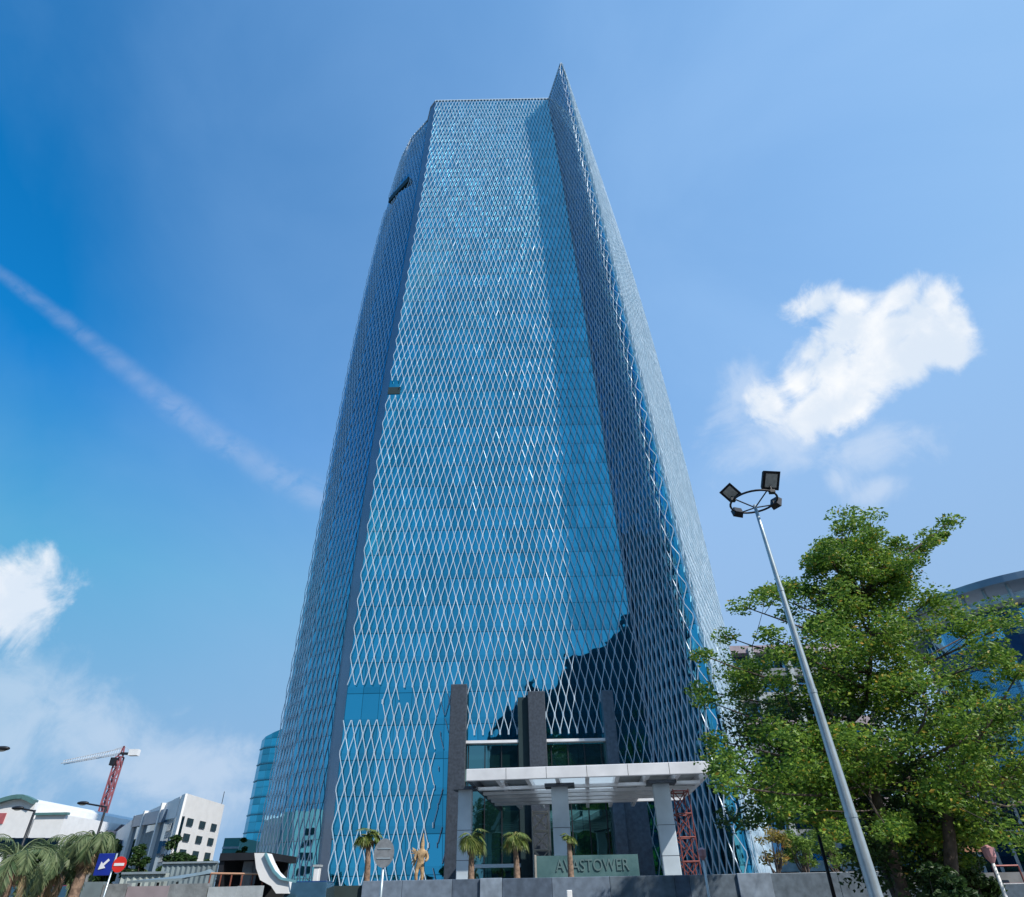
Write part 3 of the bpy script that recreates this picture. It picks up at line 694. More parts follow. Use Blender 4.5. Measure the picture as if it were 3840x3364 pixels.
for k in range(14):
    z = 3+k*3.4; xs_ = [x for x, zz in prof if zz > z+2.5]
    b = MB(); b.span((min(xs_)+1.5, -65.95, z), (xe-1, -65.9, z+1.5)); b.build('window_band', mat('dark_block_glass', (.02, .03, .045), .15), bb)

nt2 = thing('added_dark_tower', (-108, -52, 0), 'unseen dark slab tower added behind the viewer to darken the reflection in the inner face of the fin', 'building')  # unseen tower, added to darken what the inner fin glass reflects
b = MB(); b.span((-150, -74, 0), (-66, -32, 84)); b.span((-140, -70, 84.003), (-90, -36, 108)); b.build('wall', MATS['dark_block_cladding'], nt2)
for k in range(22): b = MB(); b.span((-149, -31.98, 4+k*3.6), (-67, -31.9, 5.8+k*3.6)); b.build('window_band', MATS['dark_block_glass'], nt2)

# ------------------------------------------------------------------ light mast
MY = 18.0
mb_ = at(877, 893, MY); mt_ = at(754.5, 505, MY)
mast = thing('light_mast', (mb_.x, MY, 0), 'tall galvanised light mast with a ring of floodlights, leaning across the large tree', 'light mast')
b = MB(); p0 = Vector((mb_.x, MY, 0)); n = 12
b.tube([p0.lerp(mt_, k/n) for k in range(n+1)], [.165-.115*k/n for k in range(n+1)], 16); b.build('pole', GALV, mast, smooth=True)
for k in (3, 6, 9):
    b = MB(); c = p0.lerp(mt_, k/n); b.tube([c-Vector((0, 0, .05)), c+Vector((0, 0, .05))], (.165-.115*k/n)+.012, 16); b.build('pole_joint', GALV, mast)
b = MB(); b.tube([p0, p0+Vector((0, 0, .04))], .3, 16); b.build('base_plate', GALV, mast)
rc = mt_+Vector((0, 0, .12)); RR = .74
b = MB(); b.tube([rc+Vector((math.cos(a)*RR, math.sin(a)*RR, .0)) for a in np.linspace(0, 2*math.pi, 33)], .035, 8, cap=False); b.build('ring', DARK, mast, smooth=True)
for a in (.3, 1.87, 3.44, 5.01):
    b = MB(); b.tube([mt_+Vector((0, 0, -.1)), rc+Vector((math.cos(a)*RR, math.sin(a)*RR, 0))], .022, 6); b.build('spoke', DARK, mast)
LENS = mat('floodlight_lens', (.62, .62, .58), .25, .1, var=.15, vscale=9)
def flood(az, tiltdeg, facing, size=.40, dz=.36):
    c = rc+Vector((math.cos(az)*RR*1.05, math.sin(az)*RR*1.05, dz)); f = Vector(facing).normalized()
    q = f.to_track_quat('Z', 'Y').to_matrix() @ Matrix.Rotation(R(tiltdeg), 3, 'Z')
    def B(cc, sz, taper=1.0):
        hx, hy, hz = [k/2 for k in sz]; m_ = MB()
        vs = [c+q @ Vector((x*hx*(taper if z < 0 else 1), y*hy*(taper if z < 0 else 1), cc+z*hz)) for x in (-1, 1) for y in (-1, 1) for z in (-1, 1)]
        return m_.add(vs, [(0, 1, 3, 2), (4, 6, 7, 5), (0, 4, 5, 1), (2, 3, 7, 6), (0, 2, 6, 4), (1, 5, 7, 3)])
    h = B(0, (size*1.25, size*1.35, .20), .8).build('floodlight', DARK, mast)
    B(.103, (size*.85, size*.95, .012)).build('lens', LENS, h)
    m2 = MB(); e = rc+Vector((math.cos(az)*RR, math.sin(az)*RR, 0)); m2.tube([e, c-f*.08], .03, 6); m2.box(e, (.16, .16, .1)); m2.build('bracket', DARK, h)
flood(3.35, 35, (-.35, -1, -1.1), .38, .30)
flood(-1.0, 0, (.12, -1, -.85), .46, .42)
flood(.15, 0, (1, .6, -.5), .26, .02)
flood(2.0, 10, (-.2, 1, -.6), .26, .02)

# ------------------------------------------------------------------ street furniture on the left
SG_B = mat('sign_blue', (.01, .03, .30), .35, 0, var=.08, vscale=3); SG_R = mat('sign_red', (.72, .03, .02), .35, 0, var=.12, vscale=3); SG_W = mat('sign_white', (.82, .82, .84), .4, 0, var=.05)
SGY = 19.5
c1 = at(105.5, 864.5, SGY); c2 = at(120.2, 864.5, SGY); pp = at(103.5, 891, SGY)
sgt = thing('road_sign', (pp.x, SGY, 0), 'blue arrow plate and red no entry disc on one thin pole', 'road sign')
b = MB(); b.tube([(pp.x, SGY, 0), (c1.x*.42+c2.x*.58, SGY, c1.z+.24)], .022, 10); b.build('pole', GALV, sgt, smooth=True)
b = MB(); b.box((c1.x, SGY-.06, c1.z), (.42, .02, .48), ry=0); pl = b.build('arrow_plate', SG_B, sgt, bevel=.01)
b = MB(); d = Vector((-.7, 0, -.7)); q = Vector((-.7, 0, .7)); cc = Vector((c1.x, SGY-.082, c1.z))
b.extrude([cc-d*.15+q*.03, cc-d*.15-q*.03, cc+d*.01-q*.03, cc+d*.01-q*.10, cc+d*.16, cc+d*.01+q*.10, cc+d*.01+q*.03], (0, -.006, 0)); b.build('arrow', SG_W, pl)
b = MB(); n = 28; b.extrude([(c2.x+.175*math.cos(2*math.pi*k/n), SGY-.05, c2.z+.175*math.sin(2*math.pi*k/n)) for k in range(n)], (0, .02, 0)); ds = b.build('no_entry_disc', SG_R, sgt)
b = MB(); b.box((c2.x, SGY-.056, c2.z), (.26, .008, .06)); b.build('white_bar', SG_W, ds)

RY = 20
rc2 = at(384.3, 854, RY); rp = at(382, 892, RY)
rs = thing('round_sign', (rp.x, RY, 0), 'grey back of a round road sign on a pale pole, left of the tan statue', 'road sign')
b = MB(); b.tube([(rc2.x, RY, 0), (rc2.x, RY, rc2.z+.1)], .038, 10); b.build('pole', GALV, rs, smooth=True)
b = MB(); n = 28; b.extrude([(rc2.x+.27*math.cos(2*math.pi*k/n), RY-.045, rc2.z+.02+.33*math.sin(2*math.pi*k/n)) for k in range(n)], (0, .0, 0) if False else (0, -.02, 0)); rd = b.build('disc', mat('sign_back_grey', (.30, .32, .34), .5, .3, var=.2, vscale=8), rs)
for dz in (.12, -.1): b = MB(); b.box((rc2.x, RY-.073, rc2.z+dz), (.36, .012, .03)); b.build('stiffener', GALV, rd)

def street_lamp(pole_px, pole_py, Y, arms, label):
    p = at(pole_px, pole_py, Y); t = thing('street_lamp', (p.x, Y, 0), label, 'street lamp', 'street lamps on the left')
    b = MB(); b.tube([(p.x, Y, 0), (p.x, Y, p.z)], [.10, .06], 10); b.build('pole', DARK, t, smooth=True)
    for (hx, hy) in arms:
        h = at(hx, hy, Y); b = MB(); b.tube([(p.x, Y, p.z-.05), (h.x, Y, h.z)], .045, 8); b.build('arm', DARK, t)
        s = 1 if h.x > p.x else -1
        b = MB(); b.ball((h.x, Y, h.z), (.36, .16, .10), 12, 7); hd = b.build('lamp_head', DARK, t, smooth=True)
        b = MB(); b.ball((h.x, Y, h.z-.06), (.22, .11, .07), 10, 6); b.build('lens', LENS, hd, smooth=True)
street_lamp(106.5, 806, 42, [(83, 803)], 'street lamp with one arm pointing left, in line with the crane mast')
street_lamp(35, 810, 40, [(18, 808)], 'street lamp with one arm, in front of the white warehouse')
street_lamp(-12, 750, 30, [(2, 748.5)], 'lamp head reaching in at the left edge, above the warehouse')

# crane
CY = 170
m0 = at(98, 840, CY); m1 = at(120, 757, CY)
cr_ = thing('tower_crane', (m1.x, CY, 0), 'slim red tower crane with a pale jib, standing far behind the palms', 'crane')
b = MB(); w = .65; H = m1.z; nn = int(H/2.2)
for sx in (-1, 1):
    for sy in (-1, 1): b.beam((m1.x+sx*w, CY+sy*w, 0), (m1.x+sx*w, CY+sy*w, H), .30)
for k in range(nn):
    z0 = H*k/nn; z1 = H*(k+1)/nn
    for sy in (-1, 1):
        s = 1 if k % 2 else -1; b.beam((m1.x-s*w, CY+sy*w, z0), (m1.x+s*w, CY+sy*w, z1), .2); b.beam((m1.x-w, CY+sy*w, z1), (m1.x+w, CY+sy*w, z1), .2)
    for sx in (-1, 1):
        s = 1 if k % 2 else -1; b.beam((m1.x+sx*w, CY-s*w, z0), (m1.x+sx*w, CY+s*w, z1), .2)
b.build('mast', mat('crane_red', (.38, .13, .15), .5, .1), cr_)
ap = at(124.5, 746, CY); b = MB()
for sx in (-1, 1): b.beam((m1.x+sx*w, CY, H), (ap.x, CY, ap.z), .3)
b.build('apex', MATS['crane_red'], cr_)
j = at(63, 762, CY); b = MB()
for (a_, c_, ww) in (((m1.x, CY-.6, H+.8), (j.x, CY-.6, j.z-.4), .16), ((m1.x, CY+.6, H+.8), (j.x, CY+.6, j.z-.4), .16), ((m1.x, CY, H+2.0), (j.x, CY, j.z+.3), .16)): b.beam(a_, c_, ww)
for k in range(24):
    t = k/24; t2 = (k+.5)/24; a_ = Vector((m1.x, CY-.6, H+.8)).lerp(Vector((j.x, CY-.6, j.z-.4)), t); c_ = Vector((m1.x, CY, H+2)).lerp(Vector((j.x, CY, j.z+.3)), t2); b.beam(a_, c_, .09)
b.build('jib', mat('pale_crane_paint', (.55, .58, .62), .5), cr_)
for q in (at(85, 760, CY), at(134, 754, CY)): b = MB(); b.beam((ap.x, CY, ap.z), q, .1); b.build('tie_rod', MATS['pale_crane_paint'], cr_)
cj = at(134, 754, CY); b = MB(); b.beam((m1.x, CY, H+.8), (cj.x, CY, cj.z), .7, .5); b.build('counter_jib', DARK, cr_)
b = MB(); b.box((cj.x, CY, cj.z+.3), (2.2, 1.4, 1.4)); b.build('counterweight', WHITE, cr_)
b = MB(); b.box((m1.x-.6, CY-1.2, H-1.2), (1.1, 1.2, 1.7)); b.build('cab', DARK, cr_)

# ------------------------------------------------------------------ buildings on the left
# white warehouse with an arched roof
WY = 85
wa, wb_ = at(-40, 860, WY), at(64.5, 815, WY)
wh = thing('warehouse', ((wa.x+wb_.x)/2, WY, 0), 'white warehouse with a green trimmed arched roof at the left edge', 'warehouse')
zf = at(50, 815, WY).z
b = MB(); xm = at(36, 812, WY).x; b.span((xm+.01, WY+.2, 0), (wb_.x, WY+30, zf)); b.build('wall', WHITE, wh)
arc = []; xa = wa.x
for k in range(15):
    t = k/14; px = -40+(36+40)*t; yy = 806.5-9.5*math.exp(-((px-22)/26)**2)+3*max(0, (px-26)/10)
    p = at(px, yy, WY); arc.append((p.x, p.z))
b = MB(); b.extrude([(xa, WY, 0)]+[(x, WY, z) for x, z in arc]+[(arc[-1][0], WY, 0)][:1] if False else [(arc[-1][0], WY, 0), (xa, WY, 0)]+[(x, WY, z) for x, z in arc], (0, 30, 0)); b.build('gable_wall', WHITE, wh)
b = MB()
for k in range(14): b.beam((arc[k][0], WY-.15, arc[k][1]), (arc[k+1][0], WY-.15, arc[k+1][1]), .9, .45)
b.build('roof_trim', mat('green_roof_trim', (.10, .22, .22), .5), wh)
b = MB(); b.span((xm+.0, WY-.1, zf), (wb_.x+.3, WY+.5, zf+.25)); b.build('parapet', MATS['green_roof_trim'], wh)
b = MB(); q = at(0, 818, WY); b.span((q.x-3, WY-.1, q.z-.6), (q.x+.6, WY-.004, q.z+.5)); b.build('wall_sign', mat('faded_red_board', (.45, .12, .13), .6), wh)
for i in range(4):
    q = at(5+i*15, 845, WY); b = MB(); b.span((q.x-.9, WY-.06, q.z-.7), (q.x+.9, WY-.004, q.z+.7)); b.build('window', G_OFFICE, wh)

# pale office block
OY = 58
c_r = at(226.5, 796, OY+8); c_c = at(186, 800, OY); c_l = at(137, 800, OY+16)
oz = at(190, 793.5, OY).z; olz = oz
ob = thing('office_block', (c_c.x, OY, 0), 'mid-rise office block, white wall with square windows and blue glass side', 'building')
Lc = Vector((at(133, 830, OY+16).x, OY+16, 0)); Cc = Vector((c_c.x, OY, 0)); Rc = Vector((c_r.x, OY+8, 0))
back = Vector((-22, 34, 0))
b = MB(); hcut = oz
b.prism([(Cc.x, Cc.y), (Rc.x, Rc.y), (Rc.x+back.x, Rc.y+back.y), (Lc.x+back.x, Lc.y+back.y), (Lc.x, Lc.y), ], 0, oz); b.build('wall', WHITE, ob)
sdv = (Lc-Cc); L_ = sdv.length; e = sdv.normalized(); nrm = Vector((e.y, -e.x, 0)); nrm = nrm if nrm.y < 0 else -nrm
def fpt(s, z, o=0.0): p = Cc+e*s+nrm*o; return Vector((p.x, p.y, z))
b = MB(); b.uv = None
P = [fpt(0.05, 0, .05), fpt(L_, 0, .05), fpt(L_, oz-1.0, .05), fpt(0.05, oz-1.6, .05)]
b.extrude(P, -nrm*.3); b.uv = [((Vector(v)-Cc).dot(e), v[2]) for v in b.v]; b.build('glass_side', G_OFFICE, ob)
for (s0, s1, m, o) in ((0, .06, WHITE, .15), (.10, .22, WHITE, .05), (.36, .385, WHITE, .35), (.72, .745, WHITE, .35), (.97, 1.0, WHITE, .3)):
    b = MB(); zt = oz*(1-(s0+s1)/2)+olz*(s0+s1)/2
    P = [fpt(L_*s0, 0, o), fpt(L_*s1, 0, o), fpt(L_*s1, zt, o), fpt(L_*s0, zt, o)]; b.extrude(P, -nrm*(o+.02)); b.build('facade_fin', m, ob)
    if (s0, s1) == (.10, .22):
        for k in range(6):
            z = oz*(.72-.125*k)
            b = MB(); b.extrude([fpt(L_*.12, z, .12), fpt(L_*.20, z, .12), fpt(L_*.20, z+oz*.06, .12), fpt(L_*.12, z+oz*.06, .12)], -nrm*.07); b.build('window', G_OFFICE, ob)
for k in range(10):
    s = .41+.03*k; b = MB(); zt = oz*(1-s)+olz*s-2
    b.extrude([fpt(L_*s, 0, .2), fpt(L_*(s+.008), 0, .2), fpt(L_*(s+.008), zt, .2), fpt(L_*s, zt, .2)], -nrm*.19); b.build('mullion', CONC, ob)
b = MB(); P = [fpt(L_*.3, oz-1.6, .3), fpt(L_, olz-1.0, .3), fpt(L_, olz, .3), fpt(L_*.3, oz-.6, .3)]; b.extrude(P, -nrm*.6); b.build('roof_band', STRIP, ob)
rv = (Rc-Cc); RL = rv.length; re = rv.normalized(); rn = Vector((re.y, -re.x, 0))
for r in range(7):
    for c in range(3):
        s = RL*(.13+.31*c); z = oz*(.75-.125*r); ww = RL*.14
        if z < .3: continue
        b = MB(); p = Cc+re*s; P = [p+rn*.03+Vector((0, 0, z)), p+re*ww+rn*.03+Vector((0, 0, z)), p+re*ww+rn*.03+Vector((0, 0, z+oz*.06)), p+rn*.03+Vector((0, 0, z+oz*.06))]
        b.extrude(P, rn*.05); b.build('window', mat('dark_window_glass', (.03, .05, .06), .12), ob)
for k in (2,):
    b = MB(); p = Cc+re*RL*(.1+.28*k); b.tube([(p.x, p.y+2, oz), (p.x, p.y+2, oz+1.0)], .03, 5); b.build('antenna', DARK, ob)

# teal tower behind
TYY = 150
tt = thing('teal_tower', (at(262, 850, TYY).x, TYY, 0), 'teal glass tower with a curved side, half hidden behind the lattice tower on the left', 'tower')
xs = [(240, 850), (249, 790), (258.5, 737)]
x0 = at(257, 740, TYY).x; poly = [(x0, TYY+3), (x0+1.4, TYY+1.0), (x0+3.5, TYY), (x0+9, TYY-1), (x0+22, TYY+1), (x0+30, TYY+6), (x0+30, TYY+28), (x0, TYY+28)]
zt = at(259, 738, TYY).z; zr = at(277, 706, TYY).z
b = MB(); b.uv = []
n = len(poly); acc = 0
for i in range(n+1):
    x, y = poly[i % n]; 
    if i: acc += math.dist(poly[i % n], poly[i-1])
    ztop = zt+3.0*min(1, max(0, (x-x0)/9))
    b.v += [(x, y, 0), (x, y, ztop)]; b.uv += [(acc, 0), (acc, ztop)]
for i in range(n): k = 2*i; b.f.append((k, k+2, k+3, k+1))
b.f.append(tuple(2*i+1 for i in range(n))); b.build('glass_wall', G_TEAL, tt)
b = MB()
for k in range(int(zt/3.2)):
    z = 3.2*k+3
    for i in range(5): b.beam((poly[i][0], poly[i][1]-.1, z), (poly[i+1][0], poly[i+1][1]-.1, z), .25, .22)
b.build('floor_band', mat('teal_band', (.10, .34, .42), .4), tt)

# low green block, dark roofs
g0 = at(218, 870, 120); zz = at(226, 838, 120).z
gb = thing('green_block', (g0.x+5, 120, 0), 'low plain green glass block between the white office block and the teal tower', 'building')
b = MB(); b.span((g0.x, 120, 0), (at(236, 860, 120).x, 135, zz)); b.build('wall', mat('green_cladding', (.05, .26, .24), .4, 0, var=.2, vscale=.3), gb)
b = MB()
for k in range(3):
    b = MB(); b.span((g0.x-.05, 119.9, zz-1.5-k*2.2), (at(236, 860, 120).x+.05, 119.99, zz-1.2-k*2.2)); b.build('floor_band', CONC, gb)
for i, (px0, px1, py, Y, lab) in enumerate(((98, 116, 836, 90, 'low dark roofed house beneath the crane'), (112, 131, 830, 96, 'dark grey house left of the office block'), (106, 124, 846, 80, 'low grey house behind the blue arrow plate'))):
    a = at(px0, py, Y); c = at(px1, py, Y); h = thing('house', ((a.x+c.x)/2, Y, 0), lab, 'house')
    b = MB(); b.span((a.x, Y, 0), (c.x, Y+8, a.z-1)); b.build('wall', GREYC, h)
    xm = (a.x+c.x)/2; b = MB(); b.extrude([(a.x-.4, Y-.4, a.z-1), (c.x+.4, Y-.4, a.z-1), (xm, Y-.4, a.z+.6)], (0, 9, 0)); b.build('roof', mat('dark_tile', (.06, .065, .09), .8), h)
    for k in range(3):
        x = a.x+(c.x-a.x)*(k+.5)/3; b = MB(); b.span((x-.5, Y-.05, a.z-3.2), (x+.5, Y-.004, a.z-2)); b.build('window', MATS['dark_window_glass'], h)

# fences and low walls on the left
def corrug(px0, px1, py, Y, m, name, label, cat='fence', pitch=.3):
    a = at(px0, py, Y); c = at(px1, py, Y); t = thing(name, ((a.x+c.x)/2, Y, 0), label, cat); x = a.x; b = MB(); i = 0
    while x < c.x: b.add([(x, Y+(.06 if i % 2 else 0), 0), (x+pitch/2, Y+(0 if i % 2 else .06), 0), (x+pitch/2, Y+(0 if i % 2 else .06), a.z), (x, Y+(.06 if i % 2 else 0), a.z)], [(0, 1, 2, 3)]); x += pitch/2; i += 1
    b.build('sheet', m, t)
    b = MB(); b.span((a.x, Y-.08, a.z-.02), (c.x, Y+.14, a.z+.07)); b.build('capping', GALV, t)
    k = a.x
    while k < c.x: b = MB(); b.span((k, Y+.1, 0), (k+.1, Y+.2, a.z)); b.build('post', DARK, t); k += 2.4
SHEET = mat('grey_sheet_metal', (.27, .34, .37), .5, .3, var=.25, vscale=.9)
corrug(163, 217, 863.5, 44, SHEET, 'sheet_fence', 'tall grey corrugated sheet fence below the white office wall')
corrug(122, 166, 874, 36, mat('pale_sheet_metal', (.46, .52, .50), .5, .2, var=.25, vscale=1.2), 'sheet_fence', 'lower pale corrugated fence right of the no entry disc')
lw = thing('low_wall', (at(150, 888, 25).x, 25, 0), 'long low bluish grey concrete wall along the bottom left', 'wall')
for i, (x0, x1, y) in enumerate(((84, 104, 882), (104, 128, 884), (128, 170, 886.5), (170, 209, 884), (209, 238, 887), (238, 262, 886))):
    a = at(x0, y, 25+i*.03); c = at(x1, y, 25+i*.03); b = MB(); b.span((a.x+.01, 25+i*.02, 0), (c.x-.01, 25.3+i*.02, a.z)); b.build('wall_section', [SHEET, GREYC, mat('pinkish_render', (.32, .27, .29), .85), GREYC, CONC, CONC][i], lw)
rp_ = thing('low_roof', (at(168, 880, 30).x, 30, 0), 'flat grey lean-to roof sheet behind the low wall', 'roof')
b = MB(); a = at(140, 881.5, 30); c = at(198, 879, 31); b.add([(a.x, 29, a.z), (c.x, 29.5, c.z), (c.x-.6, 33.5, c.z+.42), (a.x+1.5, 33.5, a.z+.35), (a.x, 29, a.z-.07), (c.x, 29.5, c.z-.07), (c.x-.6, 33.5, c.z+.35), (a.x+1.5, 33.5, a.z+.28)], [(0, 1, 2, 3), (7, 6, 5, 4), (0, 4, 5, 1), (1, 5, 6, 2), (2, 6, 7, 3), (3, 7, 4, 0)]); b.build('roof_sheet', SHEET, rp_)
b = MB()
for u in (.1, .5, .9): b = MB(); x = a.x+(c.x-a.x)*u; b.tube([(x, 29.6, 0), (x, 29.6, a.z-.05)], .05, 6); b.build('post', DARK, rp_)

# dark gatehouse with a scaffold rail and the white swept ramp wall
GY = 30
ga, gc = at(212, 893, GY), at(256, 893, GY); gz = at(230, 853, GY).z
gh = thing('gatehouse', ((ga.x+gc.x)/2, GY, 0), 'open dark gatehouse with a pale pillar and orange rail, left of the white swept wall', 'gatehouse')
b = MB(); b.span((ga.x, GY, gz-.25), (gc.x+.2, GY+4, gz)); b.build('roof', DARK, gh)
b = MB(); b.span((ga.x, GY+3.4, 0), (gc.x, GY+3.6, gz-.253)); b.build('rear_wall', mat('black_hoarding', (.02, .022, .025), .7), gh)
b = MB(); b.span((ga.x, GY+.1, 0), (ga.x+.2, GY+3.39, gz-.253)); b.build('side_wall', DARK, gh)
pa, pc = at(241.5, 860, GY), at(251, 860, GY); b = MB(); b.span((pa.x, GY+.3, 0), (pc.x, GY+.9, at(246, 861, GY).z)); b.build('pillar', GREYC, gh)
ra = at(212, 873.5, GY); b = MB(); b.tube([(ra.x, GY-.1, ra.z), (at(262, 873.5, GY).x, GY-.1, ra.z-.05)], .04, 6); b.build('rail', mat('orange_rail', (.65, .36, .22), .5), gh)
for k in range(6):
    x = ra.x+k*.42; b = MB(); b.tube([(x, GY-.1, 0), (x, GY-.1, ra.z)], .03, 6); b.build('rail_post', mat('brown_red_post', (.25, .08, .05), .6), gh)
rw = thing('swept_wall', (at(272, 890, 29.5).x, 29.5, 0), 'white swept ramp wall curving down to the right beside the gatehouse', 'wall')
pts = [(254.3, 853), (265.5, 853), (269, 862), (274, 871.5), (281, 878.5), (288.5, 880.5), (288.5, 893.5), (276, 893.5), (271, 886), (260, 880), (256, 868)]
b = MB(); b.extrude([at(x, y, 29.5) for x, y in pts], (0, .8, 0)); b.build('wall', WHITE, rw)
b = MB(); P = [at(x, y, 29.45) for x, y in ((265.5, 853.3), (269, 862), (274, 871.5), (281, 878.5), (296, 881.5))]
for i in range(4): b.beam(P[i], P[i+1], .12, .08)
b.build('coping', mat('teal_coping', (.16, .36, .42), .4), rw)

# cars
def car(loc, rz, body_c, label, van=False, group='cars parked on the left'):
    t = thing('parked_car', loc, label, 'van' if van else 'car', group, rz); ORG[t.name] = Vector((0, 0, 0))
    L2, Wd2 = (2.35, .92) if van else (2.15, .86); H1 = 1.0 if van else .86; H2 = 2.0 if van else 1.62
    pm_ = mat('paint_'+label.split()[0]+('v' if van else ''), body_c, .25, .1, var=.05, coat=.6)
    prof = [(-L2, .3), (-L2, H1*.8), (-L2+.15, H1), (L2-.5, H1*.95), (L2-.05, H1*.75), (L2, .3)]
    b = MB(); b.extrude([(x, -Wd2, z) for x, z in prof], (0, 2*Wd2, 0)); b.build('body', pm_, t, bevel=.06)
    cab = [(-L2+.1, H1-.01), (-L2+.3, H2-.1), (-L2+.6, H2), (.5 if not van else 1.0, H2), (1.15 if not van else 1.7, H1-.01)]
    b = MB(); n = len(cab)
    vs = [(x, -Wd2*(.96 if z < H1+.1 else .80), z) for x, z in cab]+[(x, Wd2*(.96 if z < H1+.1 else .80), z) for x, z in cab]
    b.add(vs, [tuple(range(n-1, -1, -1)), tuple(range(n, 2*n))]+[(i, (i+1) % n, (i+1) % n+n, i+n) for i in range(n)]); b.build('cabin_glass', mat('car_glass', (.04, .09, .13), .08, .3, var=.2), t, bevel=.03)
    b = MB(); b.box((-.3 if not van else -.35, 0, H2+.012), (1.9 if not van else 2.5, Wd2*1.6, .05)); b.build('roof', pm_, t, bevel=.02)
    for sx in (-1, 1):
        for sy in (-1, 1):
            b = MB(); x = sx*L2*.62; b.tube([(x, sy*(Wd2-.16), .32), (x, sy*(Wd2+.02), .32)], .32, 16); w_ = b.build('wheel', mat('tyre', (.02, .02, .02), .8), t)
            b = MB(); b.tube([(x, sy*(Wd2+.021), .32), (x, sy*(Wd2+.03), .32)], .19, 12); b.build('rim', GALV, w_)
    for sy in (-1, 1):
        b = MB(); b.box((L2-.02, sy*.6, .66), (.08, .3, .14)); b.build('headlight', LENS, t)
        b = MB(); b.box((-L2-.0, sy*.7, .72), (.08, .2, .2)); b.build('tail_light', SG_R, t)
    return t
def cp_(px, Y): p = at(px, 890, Y); return (p.x, Y, 0)
car(cp_(24, 29), R(-60), (.22, .03, .05), 'maroon van with a pale windscreen, behind the pale leaning palm trunk', True)
car(cp_(66, 30), R(-75), (.16, .02, .04), 'darkred van between the two palms nearest the arrow sign', True)
car(cp_(3, 31), R(-60), (.2, .22, .24), 'grey van cut by the left edge of the picture', True)
car(cp_(310, 31), R(-82), (.012, .05, .17), 'navyblue van at the left end of the granite wall', True)

# white post box
q0, q1 = at(313.5, 884, 33.5), at(321, 867, 33.5)
pb = thing('white_cabinet', ((q0.x+q1.x)/2, 33.5, 0), 'slim white cabinet standing left of the small fan palm, by the corner strip', 'cabinet')
b = MB(); b.span((q0.x, 33.2, 0), (q1.x-.0, 33.6, q1.z)); b.build('body', WHITE, pb, bevel=.03); b = MB(); b.span((q0.x-.04, 33.15, q1.z), (q1.x+.04, 33.65, q1.z+.08)); b.build('cap', CONC, pb)
b = MB(); b.span((q0.x-.5, 33.2, 0), (q0.x+2.3, 34, at(330, 886.0, 33.2).z)); hd = tag(b.build('low_hedge_box', mat('dark_planter', (.03, .05, .05), .8)), 'long low dark planter under the slim white cabinet', 'planter')
hd.name = 'planter'
tag(MB().span((at(566.5, 890, 24).x, 24, 0), (at(572, 890, 24).x, 24.2, at(570, 890, 24).z)).build('marker_block', WHITE, bevel=.02), 'tiny white marker block at the bottom below the granite wall', 'marker')

# ------------------------------------------------------------------ the statue (tan carved winged figure with a spired crown)
TAN = mat('tan_carved_stone', (.50, .33, .17), .7, 0, var=.35, vscale=5, bump=.5, bscale=12)
SY_ = 37
s0_ = at(418, 878, SY_); s0_.z = WT-.12; sh = at(418, 833, SY_).z-s0_.z; k_ = sh/3.0
st = thing('statue', s0_, 'tan carved statue of a standing winged figure with a tall pointed crown', 'statue')
def skin(name, chains, parent, m, org):
    vs = []; es = []; rs = []
    for ch in chains:
        prev = None
        for item in ch:
            if isinstance(item, int): prev = item; continue
            p, r = item; vs.append(tuple(p)); rs.append(r); i = len(vs)-1
            if prev is not None: es.append((prev, i))
            prev = i
    me = bpy.data.meshes.new(name); me.from_pydata(vs, es, []); o = bpy.data.objects.new(name, me); col.objects.link(o); o.parent = parent
    o.modifiers.new('skin', 'SKIN')
    for i, r in enumerate(rs): me.skin_vertices[0].data[i].radius = (r, r)
    me.skin_vertices[0].data[0].use_root = True
    s = o.modifiers.new('sub', 'SUBSURF'); s.levels = 2; s.render_levels = 2; me.materials.append(m); return o
def K(x, y, z): return (x*k_, y*k_, z*k_)
o = skin('body', [
    [(K(.1, 0, 1.25), .22*k_), (K(.12, 0, 1.55), .20*k_), (K(.16, 0, 1.85), .27*k_), (K(.18, 0, 2.05), .12*k_), (K(.18, -.03, 2.22), .16*k_), (K(.19, 0, 2.40), .15*k_), (K(.2, 0, 2.62), .09*k_), (K(.21, 0, 2.8), .05*k_), (K(.22, 0, 3.0), .02*k_)],
    [0, (K(.22, 0, 1.0), .16*k_), (K(.28, -.05, .6), .13*k_), (K(.26, 0, .2), .10*k_), (K(.28, -.18, .12), .08*k_)],
    [0, (K(-.08, 0, .95), .16*k_), (K(-.15, -.1, .55), .13*k_), (K(-.12, .02, .2), .10*k_), (K(-.14, -.16, .12), .08*k_)],
    [2, (K(.50, 0, 1.82), .11*k_), (K(.62, -.1, 1.5), .09*k_), (K(.52, -.3, 1.32), .07*k_), (K(.45, -.4, 1.4), .06*k_)],
    [2, (K(-.18, 0, 1.82), .11*k_), (K(-.3, -.12, 1.52), .09*k_), (K(-.2, -.34, 1.38), .07*k_)]], st, TAN, s0_)
b = MB()
for s, n_ in ((-1, 7), (1, 4)):
    for i in range(n_):
        a = .5+i*.22; root = s0_+Vector(K(.12+s*.22, .18, 1.75)); ln = (1.35 if s < 0 else .7)*(1-.07*i); tip = root+Vector((s*math.sin(a)*ln*k_*.62, .1, -math.cos(a)*ln*k_*.9+.25*k_)); mid = root.lerp(tip, .6)
        w = Vector((.10*k_, 0, .03*k_)); b.extrude([root-w*.4, mid-w, tip, mid+w, root+w*.4], (0, .07*k_, 0))
b.build('wing', TAN, st)
